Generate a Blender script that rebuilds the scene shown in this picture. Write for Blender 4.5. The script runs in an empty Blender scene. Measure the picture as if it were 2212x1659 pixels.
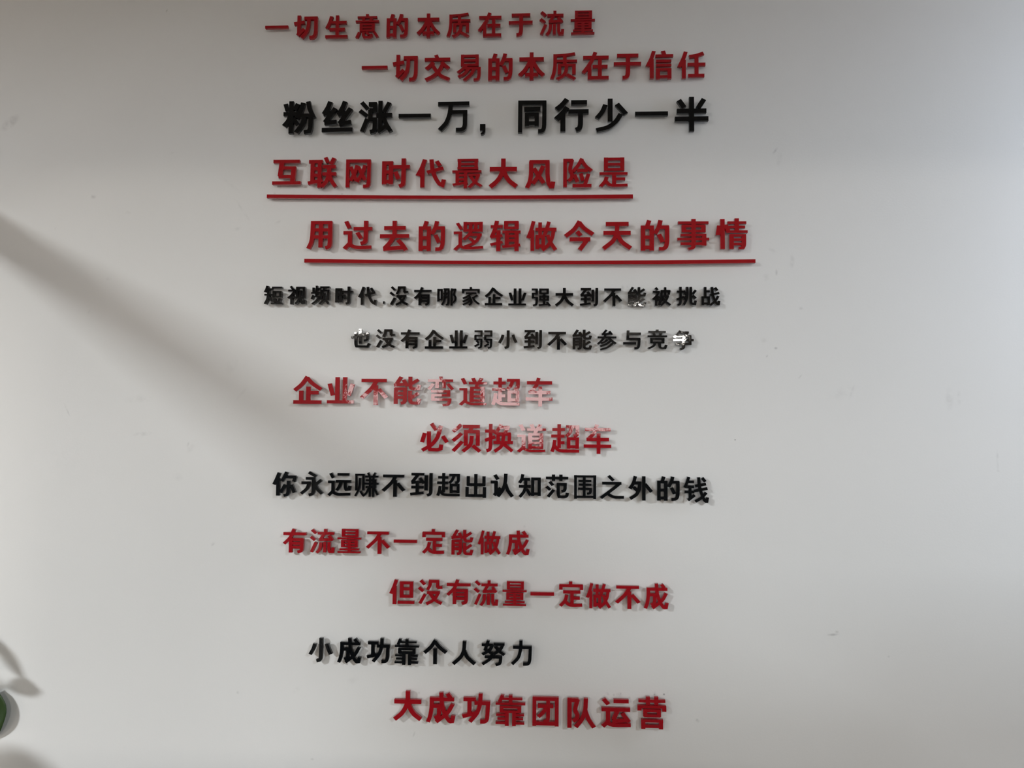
import bpy, bmesh, math, random
from mathutils import Vector, Matrix, Euler
from mathutils.geometry import delaunay_2d_cdt

# ------------------------------------------------------------------ camera
scene = bpy.context.scene
col = scene.collection
R = math.radians
cam_data = bpy.data.cameras.new('camera')
cam_data.sensor_fit = 'HORIZONTAL'
cam_data.sensor_width = 36.0
cam_data.lens = 36.0 * 1662.0 / 2212.0
cam_data.clip_start = 0.02
cam = bpy.data.objects.new('camera', cam_data)
col.objects.link(cam)
# stands 1.5 m in front of the wall, turned a little left and up, rolled half a degree
rot = (Matrix.Rotation(R(2.9), 3, 'Z') @ Matrix.Rotation(R(3.45), 3, 'X')
       @ Matrix.Rotation(R(-0.5), 3, 'Y') @ Matrix.Rotation(R(90), 3, 'X'))
cam.matrix_world = Matrix.Translation((0, -1.5, 1.5)) @ rot.to_4x4()
scene.camera = cam

# ------------------------------------------------------------------ exposure, sky and lamps
vs = scene.view_settings
vs.view_transform = 'Standard'
vs.look = 'None'
vs.gamma = 1.0
vs.use_curve_mapping = False
vs.exposure = 0.10
scene.cycles.use_denoising = True
scene.cycles.max_bounces = 6
scene.cycles.transparent_max_bounces = 16

world = bpy.data.worlds.new('world')
scene.world = world
world.use_nodes = True
nt = world.node_tree
bg = nt.nodes['Background']
bg.inputs['Color'].default_value = (1.0, 0.95, 0.92, 1)
bg.inputs['Strength'].default_value = 9.0


def area(name, loc, target, sx, sy, power, color, spread=180):
    d = bpy.data.lights.new(name, 'AREA')
    d.shape = 'RECTANGLE'
    d.size, d.size_y = sx, sy
    d.energy = power
    d.spread = R(spread)
    d.color = color
    o = bpy.data.objects.new(name, d)
    o.location = loc
    o.rotation_euler = (Vector(target) - Vector(loc)).to_track_quat('-Z', 'Y').to_euler()
    col.objects.link(o)
    return o


# recessed ceiling panels (they face straight down) and the daylight of the side window
area('ceiling_lamp', (-2.16, -2.8, 2.525), (-2.16, -2.8, 0), 0.36, 0.36, 122, (0.91, 0.96, 1.0), 174.4)
area('ceiling_lamp', (1.60, -2.8, 2.525), (1.60, -2.8, 0), 0.36, 0.36, 55, (0.82, 0.92, 1.0), 175)
area('ceiling_lamp', (-1.95, -6.4, 2.525), (-1.95, -6.4, 0), 0.5, 0.5, 152, (1.0, 0.94, 0.86))
area('ceiling_lamp', (1.10, -6.4, 2.525), (1.10, -6.4, 0), 0.5, 0.5, 152, (1.0, 0.94, 0.86))
area('window_daylight', (1.6, -0.35, 2.0), (1.0, 0.0, 1.8), 0.4, 0.8, 6.2, (0.72, 0.83, 1.0))

# ------------------------------------------------------------------ helpers


def tag(o, label=None, cat=None, group=None, kind=None):
    for k, v in (('label', label), ('category', cat), ('group', group), ('kind', kind)):
        if v:
            o[k] = v
    return o


def empty(name, loc):
    o = bpy.data.objects.new(name, None)
    o.empty_display_size = 0.02
    o.location = loc
    col.objects.link(o)
    return o


def link_mesh(name, me, mat, parent=None):
    if mat:
        me.materials.append(mat)
    o = bpy.data.objects.new(name, me)
    col.objects.link(o)
    if parent:
        o.parent = parent
    return o


def from_bm(name, bm, mat, parent=None, smooth=False):
    bmesh.ops.recalc_face_normals(bm, faces=bm.faces[:])
    me = bpy.data.meshes.new(name)
    bm.to_mesh(me)
    bm.free()
    if smooth:
        for p in me.polygons:
            p.use_smooth = True
    return link_mesh(name, me, mat, parent)


def add_box(bm, x0, x1, y0, y1, z0, z1):
    v = [bm.verts.new(p) for p in ((x0, y0, z0), (x1, y0, z0), (x1, y1, z0), (x0, y1, z0),
                                   (x0, y0, z1), (x1, y0, z1), (x1, y1, z1), (x0, y1, z1))]
    for f in ((0, 3, 2, 1), (4, 5, 6, 7), (0, 1, 5, 4), (1, 2, 6, 5), (2, 3, 7, 6), (3, 0, 4, 7)):
        bm.faces.new([v[i] for i in f])


def structure(name, boxes, mat):
    bm = bmesh.new()
    for b in boxes:
        add_box(bm, *b)
    return tag(from_bm(name, bm, mat), kind='structure')


def tube(bm, pts, radii, n=10):
    rings = []
    for i, p in enumerate(pts):
        p = Vector(p)
        d = (Vector(pts[min(i + 1, len(pts) - 1)]) - Vector(pts[max(i - 1, 0)])).normalized()
        a = d.orthogonal().normalized() if not rings else (last_a - d * last_a.dot(d)).normalized()
        last_a = a
        b = d.cross(a)
        rings.append([bm.verts.new(p + (a * math.cos(t) + b * math.sin(t)) * radii[i])
                      for t in (2 * math.pi * k / n for k in range(n))])
    for r, s in zip(rings, rings[1:]):
        for k in range(n):
            bm.faces.new((r[k], r[(k + 1) % n], s[(k + 1) % n], s[k]))
    bm.faces.new(rings[0][::-1])
    bm.faces.new(rings[-1])


# ------------------------------------------------------------------ materials
def material(name, color, rough=0.5, spec=0.5, coat=0.0, bump=None):
    m = bpy.data.materials.new(name)
    m.use_nodes = True
    t = m.node_tree
    p = t.nodes['Principled BSDF']
    p.inputs['Base Color'].default_value = (*color, 1)
    p.inputs['Roughness'].default_value = rough
    p.inputs['Specular IOR Level'].default_value = spec
    p.inputs['Coat Weight'].default_value = coat
    p.inputs['Coat Roughness'].default_value = 0.02
    if bump:
        tc = t.nodes.new('ShaderNodeTexCoord')
        n = t.nodes.new('ShaderNodeTexNoise')
        n.inputs['Scale'].default_value = bump[0]
        n.inputs['Detail'].default_value = 4
        b = t.nodes.new('ShaderNodeBump')
        b.inputs['Strength'].default_value = bump[1]
        b.inputs['Distance'].default_value = bump[2]
        t.links.new(tc.outputs['Object'], n.inputs['Vector'])
        t.links.new(n.outputs['Fac'], b.inputs['Height'])
        t.links.new(b.outputs['Normal'], p.inputs['Normal'])
    return m


RED = material('red_acrylic', (0.34, 0.0030, 0.0085), 0.03, 0.5, 0.0, (40, 0.5, 0.00025))
BLACK = material('black_acrylic', (0.0012, 0.0018, 0.0026), 0.03, 0.34, 0.0, (40, 0.5, 0.00025))
PAINT = material('white_paint', (0.50, 0.50, 0.49), 0.75, 0.3)
CEIL = material('ceiling_paint', (0.50, 0.45, 0.39), 0.9, 0.2)
FLOOR = material('grey_floor_tile', (0.15, 0.115, 0.085), 0.4, 0.4, 0.0, (30, 0.1, 0.001))
ALU = material('grey_aluminium', (0.30, 0.30, 0.31), 0.35, 0.5)
LEAF = material('green_leaf', (0.018, 0.048, 0.007), 0.45, 0.5, 0.0, (60, 0.3, 0.001))
STEM = material('green_stem', (0.06, 0.11, 0.03), 0.6, 0.3)
POT = material('white_ceramic', (0.7, 0.7, 0.68), 0.3, 0.5)
SOIL = material('dark_soil', (0.03, 0.02, 0.014), 0.95, 0.1, 0.0, (90, 0.8, 0.004))


def clear_acrylic():
    m = bpy.data.materials.new('clear_acrylic')
    m.use_nodes = True
    t = m.node_tree
    t.nodes.remove(t.nodes['Principled BSDF'])
    out = t.nodes['Material Output']
    tr = t.nodes.new('ShaderNodeBsdfTransparent')
    tr.inputs['Color'].default_value = (0.99, 0.99, 0.99, 1)
    gl = t.nodes.new('ShaderNodeBsdfGlossy')
    gl.inputs['Roughness'].default_value = 0.1
    mx = t.nodes.new('ShaderNodeMixShader')
    mx.inputs[0].default_value = 0.05
    t.links.new(tr.outputs[0], mx.inputs[1])
    t.links.new(gl.outputs[0], mx.inputs[2])
    t.links.new(mx.outputs[0], out.inputs['Surface'])
    return m


CLEAR = clear_acrylic()

# the painted wall carries faint scuffs: (x, z, half length, half width, angle, strength), metres
SCUFFS = [
    (-1.1187, 2.1255, 0.0293, 0.0135, 40, 0.28),
    (-0.9348, 1.9687, 0.0079, 0.0056, 0, 0.3),
    (-0.7960, 2.3571, 0.0056, 0.0023, 70, 0.45),
    (-0.7899, 2.3511, 0.0023, 0.0023, 0, 0.4),
    (-0.7735, 2.0587, 0.0079, 0.0034, 30, 0.15),
    (-0.8625, 1.9347, 0.0102, 0.0056, 0, 0.12),
    (-0.6227, 1.9381, 0.0384, 0.0045, -55, 0.1),
    (-0.6482, 1.9906, 0.0316, 0.0056, -40, 0.07),
    (-0.6339, 1.9002, 0.0113, 0.0056, 20, 0.12),
    (-0.9708, 1.5328, 0.0181, 0.0023, -62, 0.3),
    (-1.0118, 1.9038, 0.0045, 0.0023, 60, 0.3),
    (-0.9305, 1.7335, 0.0135, 0.0068, 30, 0.12),
    (-0.8957, 1.7996, 0.0090, 0.0045, 0, 0.12),
    (-0.8152, 1.4859, 0.0271, 0.0068, 8, 0.16),
    (-0.7200, 1.4666, 0.0068, 0.0034, 70, 0.35),
    (-0.7141, 1.4593, 0.0135, 0.0090, 40, 0.12),
    (-0.8237, 1.5561, 0.0384, 0.0113, 5, 0.07),
    (-0.7375, 1.4023, 0.0102, 0.0135, 80, 0.09),
    (-0.6629, 1.2717, 0.0102, 0.0045, 40, 0.22),
    (-0.6039, 0.9869, 0.0045, 0.0045, 0, 0.28),
    (-0.4890, 0.9951, 0.0113, 0.0068, 30, 0.12),
    (-0.6367, 1.6239, 0.0248, 0.0158, 60, 0.08),
    (-0.6143, 1.5686, 0.0226, 0.0045, 50, 0.08),
    (0.4364, 2.0516, 0.0113, 0.0034, 55, 0.25),
    (0.4442, 2.0330, 0.0181, 0.0068, 80, 0.12),
    (0.4279, 1.8543, 0.0147, 0.0056, -30, 0.1),
    (0.4657, 1.8315, 0.0068, 0.0181, 0, 0.2),
    (0.4354, 1.8107, 0.0034, 0.0090, 0, 0.3),
    (0.4158, 1.7998, 0.0090, 0.0113, 0, 0.12),
    (0.4812, 1.7401, 0.0056, 0.0045, 0, 0.28),
    (0.4328, 1.6627, 0.0045, 0.0034, 0, 0.4),
    (0.4159, 1.6474, 0.0045, 0.0023, 50, 0.35),
    (0.4101, 1.6779, 0.0113, 0.0068, 0, 0.1),
    (0.4776, 1.6075, 0.0079, 0.0023, 50, 0.25),
    (0.5746, 1.5787, 0.0181, 0.0045, 70, 0.14),
    (0.5572, 1.5760, 0.0338, 0.0158, 20, 0.06),
    (0.7553, 1.5666, 0.0113, 0.0293, 0, 0.12),
    (0.7741, 1.5685, 0.0056, 0.0203, 0, 0.1),
    (0.8416, 1.4511, 0.0034, 0.0271, 0, 0.16),
    (0.8427, 1.4320, 0.0045, 0.0034, 0, 0.35),
    (0.5326, 1.1221, 0.0158, 0.0034, 5, 0.38),
    (0.5395, 1.1274, 0.0056, 0.0034, 0, 0.3),
    (0.3537, 1.4857, 0.0023, 0.0023, 0, 0.7),
    (0.6338, 1.0843, 0.0034, 0.0034, 0, 0.25),
    (0.2786, 0.9581, 0.0045, 0.0045, 0, 0.25),
    (0.1330, 1.0004, 0.0102, 0.0068, 0, 0.25),
    (0.1103, 1.0033, 0.0034, 0.0056, 40, 0.4),
    (0.1226, 1.0010, 0.0023, 0.0034, 0, 0.4),
    (0.1356, 1.0031, 0.0023, 0.0045, 0, 0.5),
    (0.1513, 0.9966, 0.0045, 0.0034, 40, 0.3),
    (0.1827, 1.0051, 0.0028, 0.0028, 0, 0.9),
    (0.1992, 1.0039, 0.0028, 0.0028, 0, 0.85),
    (0.2166, 1.0043, 0.0028, 0.0028, 0, 0.85),
    (0.2009, 1.0065, 0.0034, 0.0045, 60, 0.3),
    (-0.2583, 0.9168, 0.0023, 0.0079, -20, 0.35),
    (-0.2542, 0.9932, 0.0034, 0.0056, 30, 0.3),
    (-0.2497, 0.9950, 0.0034, 0.0034, 0, 0.25),
    (-0.0494, 1.3151, 0.0034, 0.0034, 0, 0.45),
    (-0.3806, 1.0153, 0.0226, 0.0090, 20, 0.07),
    (-0.5470, 1.9860, 0.0023, 0.0068, 0, 0.35),
    (-0.5590, 1.9728, 0.0034, 0.0023, 0, 0.5),
    (-0.4209, 1.9709, 0.0034, 0.0023, 0, 0.5),
    (-0.2144, 1.4597, 0.0034, 0.0023, -30, 0.5),
    (-0.4540, 0.8653, 0.0056, 0.0034, 0, 0.2),
    (0.2804, 0.9565, 0.0045, 0.0034, 0, 0.2),
    (0.1391, 1.7800, 0.0045, 0.0102, 0, 0.2),
    (0.2774, 1.6775, 0.0102, 0.0158, 0, 0.1),
    (0.1481, 1.7819, 0.0034, 0.0034, 0, 0.2),
    (-0.3998, 1.2714, 0.0034, 0.0023, 0, 0.2),
    (-0.5507, 1.9140, 0.0113, 0.0045, 30, 0.1),
]


def wall_material():
    m = bpy.data.materials.new('scuffed_white_wall')
    m.use_nodes = True
    t = m.node_tree
    N, Lk = t.nodes, t.links
    p = N['Principled BSDF']
    p.inputs['Roughness'].default_value = 0.62
    p.inputs['Specular IOR Level'].default_value = 0.25
    tc = N.new('ShaderNodeTexCoord')
    # soft unevenness of the plaster
    n1 = N.new('ShaderNodeTexNoise')
    n1.inputs['Scale'].default_value = 3.0
    n1.inputs['Detail'].default_value = 6
    n2 = N.new('ShaderNodeTexNoise')
    n2.inputs['Scale'].default_value = 260
    n2.inputs['Detail'].default_value = 3
    for n in (n1, n2):
        Lk.new(tc.outputs['Object'], n.inputs['Vector'])
    b = N.new('ShaderNodeBump')
    b.inputs['Strength'].default_value = 0.10
    b.inputs['Distance'].default_value = 0.001
    Lk.new(n2.outputs['Fac'], b.inputs['Height'])
    Lk.new(b.outputs['Normal'], p.inputs['Normal'])
    ramp = N.new('ShaderNodeMix')
    ramp.data_type = 'RGBA'
    ramp.inputs[6].default_value = (0.775, 0.765, 0.74, 1)
    ramp.inputs[7].default_value = (0.815, 0.805, 0.785, 1)
    Lk.new(n1.outputs['Fac'], ramp.inputs[0])
    # scuffs
    n3 = N.new('ShaderNodeTexNoise')
    n3.inputs['Scale'].default_value = 70
    n3.inputs['Detail'].default_value = 3
    Lk.new(tc.outputs['Object'], n3.inputs['Vector'])
    total = None
    for (x, z, a, w, ang, s) in SCUFFS:
        mp = N.new('ShaderNodeMapping')
        mp.vector_type = 'TEXTURE'
        mp.inputs['Location'].default_value = (x, 0, z)
        mp.inputs['Rotation'].default_value = (0, -R(ang), 0)
        mp.inputs['Scale'].default_value = (a, 1.0, w)
        Lk.new(tc.outputs['Object'], mp.inputs['Vector'])
        ln = N.new('ShaderNodeVectorMath')
        ln.operation = 'LENGTH'
        Lk.new(mp.outputs['Vector'], ln.inputs[0])
        mr = N.new('ShaderNodeMapRange')
        mr.interpolation_type = 'SMOOTHSTEP'
        mr.inputs['From Min'].default_value = 1.0
        mr.inputs['From Max'].default_value = 0.1
        mr.inputs['To Min'].default_value = 0.0
        mr.inputs['To Max'].default_value = s
        Lk.new(ln.outputs['Value'], mr.inputs['Value'])
        if total is None:
            total = mr.outputs['Result']
        else:
            ad = N.new('ShaderNodeMath')
            ad.operation = 'MAXIMUM'
            Lk.new(total, ad.inputs[0])
            Lk.new(mr.outputs['Result'], ad.inputs[1])
            total = ad.outputs[0]
    nz = N.new('ShaderNodeMapRange')
    nz.inputs['From Min'].default_value = 0.35
    nz.inputs['From Max'].default_value = 0.6
    Lk.new(n3.outputs['Fac'], nz.inputs['Value'])
    mul = N.new('ShaderNodeMath')
    mul.operation = 'MULTIPLY'
    Lk.new(total, mul.inputs[0])
    Lk.new(nz.outputs['Result'], mul.inputs[1])
    mix = N.new('ShaderNodeMix')
    mix.data_type = 'RGBA'
    mix.inputs[7].default_value = (0.22, 0.21, 0.20, 1)
    Lk.new(mul.outputs[0], mix.inputs[0])
    Lk.new(ramp.outputs[2], mix.inputs[6])
    Lk.new(mix.outputs[2], p.inputs['Base Color'])
    return m


# ------------------------------------------------------------------ the room
WALL = wall_material()
X0, X1, YB, ZC = -4.2, 2.9, -8.0, 2.54
structure('wall_front', [(X0, X1, 0.0, 0.12, 0.0, ZC)], WALL)
structure('floor', [(X0, X1, YB, 0.0, -0.1, 0.0)], FLOOR)
structure('ceiling', [(X0, X1, YB, 0.0, ZC, ZC + 0.1)], CEIL)
structure('shade_beam', [(X0, X1, -4.1, -3.95, 2.345, ZC)], CEIL)          # added unseen beam, keeps the rear lamps off the wall top
structure('shade_screen', [(1.15, X1, -1.85, -1.75, 0.0, 2.0)], PAINT)   # unseen panel added on the right to shade the lower right wall
structure('shade_divider', [(-1.1, 1.15, -2.35, -2.30, 0.0, 1.45)], PAINT)  # added behind the camera, unseen, to darken the foot of the lettering wall
structure('wall_left', [(X0 - 0.12, X0, YB, 0.0, 0.0, ZC)], PAINT)
structure('wall_right', [(X1, X1 + 0.12, YB, 0.0, 0.0, ZC)], PAINT)
WALLB = material('grey_back_wall', (0.24, 0.24, 0.235), 0.8, 0.2)
WZ0, WZ1 = 1.36, 2.12
OPEN = [(-2.55, -1.85), (-1.60, -1.05), (-0.80, 0.05), (0.35, 1.0)]      # four openings between piers
piers = [(X0, OPEN[0][0])] + [(a[1], b[0]) for a, b in zip(OPEN, OPEN[1:])] + [(OPEN[-1][1], X1)]
structure('wall_back', [(X0, X1, YB - 0.12, YB, 0.0, WZ0), (X0, X1, YB - 0.12, YB, WZ1, ZC)]
          + [(a, b, YB - 0.12, YB, WZ0, WZ1) for a, b in piers], WALLB)
for k, (a, b) in enumerate(OPEN):
    c = (a + b) / 2
    structure('window_%d' % (k + 1), [(a, b, YB - 0.09, YB - 0.03, WZ0, WZ0 + 0.04), (a, b, YB - 0.09, YB - 0.03, WZ1 - 0.04, WZ1),
                                      (a, a + 0.04, YB - 0.09, YB - 0.03, WZ0 + 0.04, WZ1 - 0.04),
                                      (b - 0.04, b, YB - 0.09, YB - 0.03, WZ0 + 0.04, WZ1 - 0.04),
                                      (c - 0.02, c + 0.02, YB - 0.09, YB - 0.03, WZ0 + 0.04, WZ1 - 0.04)], ALU)
# aluminium transom rail and post of the glazed partition just left of the picture
structure('trim_1', [(-1.26, -1.21, -1.50, 0.0, 1.93, 1.98), (-1.27, -1.20, -1.60, -1.50, 0.0, 1.99)], ALU)
# the partition goes on as a solid wall of the same height
structure('wall_partition', [(-1.26, -1.21, -3.2, -1.60, 0.0, 1.94)], PAINT)

# ------------------------------------------------------------------ lettering data
# outlines of every character: x, y pairs in thousandths of its own box
GLYPHS = {
    '一': [[0,0,999,0,999,999,0,999]],
    '切': [[106,200,214,111,485,370,451,306,418,253,375,204,271,98,383,12,489,122,541,181,581,245,617,311,648,381,667,457,681,536,691,616,695,702,695,813,852,813,850,355,843,271,834,222,823,185,808,161,791,141,780,134,759,130,661,130,661,0,773,0,842,11,896,49,932,90,961,137,978,195,989,256,997,350,999,515,999,919,994,919,994,944,435,944,435,813,548,813,548,705,545,625,536,553,523,482,507,419,493,387,391,471,293,377,293,626,468,654,442,782,293,758,293,999,146,999,146,735,0,712,26,583,146,603,146,237]],
    '生': [[158,799,131,716,92,631,0,452,137,407,231,589,249,630,460,630,460,439,187,439,187,320,460,320,460,119,9,119,9,0,999,0,999,119,608,119,608,320,880,320,880,439,608,439,608,630,950,630,950,749,608,749,608,999,460,999,460,749,295,749,349,947,204,971]],
    '意': [[177,272,512,272,406,231,526,110,613,144,622,111,598,90,584,84,537,81,426,81,416,99,408,122,405,159,405,252,277,252,277,157,280,112,292,77,335,0,545,0,628,6,688,30,758,91,733,179,621,166,516,272,824,272,824,616,177,616], [110,264,0,32,123,9,232,241], [81,908,81,827,264,827,290,737,2,737,2,656,999,656,999,737,711,737,736,827,919,827,919,908,564,908,564,999,436,999,436,908], [880,34,998,67,858,268,741,236], [696,404,696,353,305,353,305,404], [394,827,606,827,581,737,420,737], [305,535,696,535,696,484,305,484]],
    '的': [[0,807,0,0,159,0,159,50,306,50,306,0,465,0,465,564,577,528,677,699,840,699,840,445,837,312,707,553,559,510,698,254,835,294,828,232,816,184,803,151,790,137,759,120,733,118,633,118,633,1,745,1,811,8,867,31,911,60,949,101,970,157,985,216,996,302,999,444,999,787,989,787,989,816,729,816,737,840,770,974,614,995,582,865,560,802,524,731,465,632,465,816,320,816,374,970,220,999,156,816,0,816], [159,699,306,699,306,492,159,492], [159,375,306,375,306,167,159,167]],
    '本': [[0,205,105,115,237,237,300,303,354,375,427,491,427,255,257,255,257,125,427,125,427,0,572,0,572,125,752,125,752,247,894,115,999,205,870,324,815,381,769,443,688,574,662,629,635,695,956,695,956,824,572,824,572,999,427,999,427,824,43,824,43,695,364,695,337,629,311,574,230,443,184,381,129,324], [644,377,699,303,745,255,572,255,572,491]],
    '质': [[207,249,223,329,237,415,247,514,250,644,474,644,474,584,289,584,289,579,280,579,280,203,415,203,415,495,542,495,530,372,518,316,495,269,465,223,429,185,372,149,219,70,301,0,461,81,535,128,571,167,878,1,964,70,653,238,588,185,622,238,650,297,664,363,677,495,815,495,815,203,950,203,950,579,941,579,941,584,610,584,610,644,999,644,999,733,610,733,610,869,935,912,907,999,668,966,548,953,246,936,115,936,115,644,112,518,102,422,89,340,74,264,52,194,0,56,131,34,184,175], [428,855,474,858,474,733,250,733,250,847]],
    '在': [[0,267,122,204,221,328,221,0,999,1,999,117,743,117,743,403,960,403,960,520,743,520,743,726,598,726,598,520,399,520,399,403,598,403,598,117,365,117,365,530,407,593,461,685,484,737,999,737,999,853,532,853,575,964,437,999,380,853,51,853,51,737,330,737,277,645,163,476]],
    '于': [[378,0,418,4,498,30,544,64,569,112,586,162,596,257,600,544,999,544,999,672,600,672,600,871,899,871,899,999,120,999,120,871,439,871,439,672,0,672,0,544,439,544,436,264,427,185,417,154,408,138,382,129,320,128,320,0]],
    '流': [[84,715,0,638,173,501,257,579], [124,997,37,922,210,776,297,851], [346,200,330,166,306,134,243,64,341,0,408,74,440,116,462,163,480,210,495,263,502,324,508,450,385,454,378,331,372,280,361,239], [558,999,558,876,312,876,312,770,481,770,384,613,367,612,372,507,847,524,857,510,883,525,911,526,910,541,960,569,806,765,703,706,766,627,527,618,621,770,966,770,966,876,682,876,682,999], [712,262,715,173,727,118,771,28,975,28,999,252,876,262,862,134,853,134,846,148,839,184,836,263,836,472,712,472], [23,80,138,43,312,433,196,471], [539,52,662,52,662,472,539,472]],
    '量': [[284,312,284,357,445,357,445,312], [304,999,176,999,176,672,200,672,200,664,859,664,859,672,883,672,883,999,755,999,755,997,304,997], [735,357,735,312,574,312,574,357], [755,793,755,739,304,739,304,793], [20,0,979,0,979,74,574,74,574,119,919,119,919,193,574,193,574,238,859,238,859,245,863,245,863,533,859,533,859,540,170,540,170,533,156,533,156,245,170,245,170,238,445,238,445,193,100,193,100,119,445,119,445,74,20,74], [304,922,755,922,755,868,304,868], [999,565,999,640,0,640,0,565], [284,466,445,466,445,431,284,431], [735,466,735,431,574,431,574,466]],
    '交': [[8,499,111,415,220,495,266,534,326,443,379,369,418,325,371,284,302,235,215,191,4,101,76,0,292,92,395,144,478,203,506,228,600,149,709,94,933,9,999,112,783,195,696,238,629,293,602,322,616,336,671,419,740,543,885,435,987,518,836,632,796,670,717,753,597,685,652,627,628,635,536,468,509,427,458,497,365,638,349,632,393,690,264,748,192,652,156,612,113,576], [367,962,407,873,0,873,0,758,996,758,996,873,564,873,509,999]],
    '易': [[0,350,98,288,308,434,389,434,314,350,258,298,193,263,33,197,104,121,272,189,358,236,429,300,546,434,637,434,584,344,535,280,457,211,261,58,365,0,564,155,651,233,708,307,783,434,862,434,862,299,859,217,850,167,838,130,827,108,822,103,801,96,705,94,705,4,788,4,836,7,878,19,916,36,950,65,970,107,985,152,995,211,999,297,999,524,414,524,446,552,422,564,911,564,910,999,774,999,774,994,303,994,303,999,167,999,166,564,289,564,197,487], [303,654,303,734,774,734,774,654], [303,904,774,904,774,824,303,824]],
    '信': [[0,469,138,441,151,466,151,20,296,20,296,713,280,713,320,815,373,981,230,998,178,833,147,750,104,661], [519,0,519,35,791,35,791,0,936,0,936,366,931,366,931,381,379,381,379,366,374,366,374,0], [999,777,999,866,748,866,702,999,560,980,600,866,360,866,360,777], [379,678,379,589,931,589,931,678], [931,440,931,529,379,529,379,440], [519,292,791,292,791,124,519,124]],
    '任': [[0,444,134,400,158,451,158,0,302,0,302,683,268,683,291,734,322,820,367,970,228,999,183,852,154,772,109,672], [594,765,610,768,610,572,365,572,365,453,610,453,610,160,384,160,384,41,961,41,961,160,754,160,754,453,999,453,999,572,754,572,754,801,959,869,905,979,726,919,645,896,570,882,412,863,433,745]],
    '粉': [[108,211,200,318,200,19,335,19,335,352,385,284,499,347,387,500,483,457,510,504,581,504,563,396,541,326,495,251,366,81,479,16,611,191,667,282,696,372,717,504,782,504,782,332,779,232,770,176,757,131,646,116,665,0,865,25,903,153,914,222,917,330,917,486,999,517,915,688,882,767,861,842,829,999,696,978,729,817,753,732,801,622,577,622,608,684,636,768,682,935,551,963,506,799,481,724,454,671,335,671,335,743,426,707,523,895,400,944,335,817,335,999,200,999,200,792,158,934,27,905,86,707,200,732,200,671,35,671,35,554,166,554,142,475,122,431,89,386,0,281], [335,479,335,554,388,554,362,510,378,503]],
    '丝': [[153,884,129,828,92,762,0,612,43,590,57,514,175,531,42,349,82,326,91,226,489,257,476,389,236,371,495,728,370,800,284,682,206,671,266,774,294,841,335,960,193,999], [702,694,743,774,771,841,812,960,670,999,630,884,606,825,568,753,476,589,520,569,535,493,668,515,519,308,555,287,575,186,962,247,936,378,723,344,992,718,867,790,770,655,767,665,677,651], [999,0,999,133,6,133,6,0]],
    '涨': [[81,754,0,664,185,513,266,604], [137,997,41,921,197,741,293,817], [438,17,483,35,515,77,530,118,538,173,541,263,541,479,527,479,527,498,405,498,405,659,527,659,527,679,541,679,541,939,527,939,527,968,294,968,294,849,416,849,416,778,313,778,313,739,280,739,280,450,196,479,50,88,168,48,294,385,294,379,416,379,414,183,408,146,403,132,396,129,330,117,354,0], [714,360,755,263,752,266,697,226,697,414], [892,38,999,99,902,252,862,324,833,397,797,509,975,509,975,628,800,628,953,923,841,975,697,697,697,999,572,999,572,628,517,628,517,509,572,509,572,137,528,106,604,11,670,58,697,58,697,77,814,161], [697,628,697,670,785,628]],
    '万': [[112,22,262,178,331,268,378,371,414,478,443,590,800,590,797,266,791,206,782,173,775,156,767,148,753,139,735,133,697,130,579,130,579,0,703,0,767,5,818,23,858,49,895,86,916,135,928,184,936,258,939,719,461,719,475,869,999,869,999,999,0,999,0,869,336,869,320,707,306,609,280,513,247,416,209,332,153,259,8,108]],
    '，': [[0,999,999,999,999,361,905,194,749,83,562,28,187,0,125,166,375,222,500,333,468,416,0,416]],
    '同': [[0,999,0,19,148,19,148,882,851,882,851,452,848,253,839,170,820,127,809,121,777,116,707,116,707,0,784,0,829,3,869,15,907,31,946,61,968,104,985,149,996,248,999,451,999,970,994,970,994,998], [386,215,386,245,584,245,584,215,732,215,732,607,727,607,727,626,242,626,242,607,237,607,237,215], [213,802,213,686,786,686,786,802], [386,510,584,510,584,361,386,361]],
    '行': [[14,716,112,620,226,707,283,756,335,812,429,925,308,999,217,889,173,841,125,800], [0,428,106,340,176,402,176,21,324,21,324,545,408,650,408,536,689,536,689,324,686,219,678,170,663,140,600,120,649,0,723,22,773,50,804,95,822,140,833,208,836,323,836,536,999,536,999,663,418,663,440,692,317,762,232,652,187,599,131,545], [487,928,487,801,950,801,950,928]],
    '少': [[0,453,119,384,239,519,293,591,330,664,384,801,244,837,193,705,162,646,117,585], [308,54,435,93,536,151,622,217,697,285,756,361,849,511,718,565,628,420,580,357,517,300,443,243,366,199,267,168,21,115,59,0], [387,328,534,328,534,999,387,999], [881,503,999,574,725,874,607,803]],
    '半': [[216,655,343,724,183,944,57,875], [939,525,939,654,769,654,934,896,805,962,635,712,749,654,574,654,574,999,425,999,425,654,60,654,60,525,425,525,425,424,0,424,0,295,425,295,425,0,574,0,574,295,999,295,999,424,574,424,574,525]],
    '互': [[30,999,30,867,244,867,190,347,220,345,220,255,640,255,631,132,0,132,0,0,999,0,999,132,792,132,829,684,819,685,819,734,391,734,405,867,959,867,959,999], [355,387,378,602,663,602,649,387]],
    '联': [[0,206,29,100,331,155,331,2,464,2,464,38,527,0,644,130,697,200,719,248,744,199,789,133,886,4,999,61,904,188,864,246,836,303,799,391,952,391,952,499,779,499,779,622,933,622,933,731,834,731,937,938,814,979,708,767,819,731,493,731,493,622,646,622,646,506,646,499,493,499,493,391,631,391,605,307,577,248,534,191,464,113,464,179,526,191,497,297,464,290,464,793,493,793,493,902,34,902,34,793,91,793,91,223], [650,999,527,958,613,787,736,828], [224,793,331,793,331,670,224,670], [224,247,224,350,331,350,331,266], [331,562,331,459,224,459,224,562]],
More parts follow.
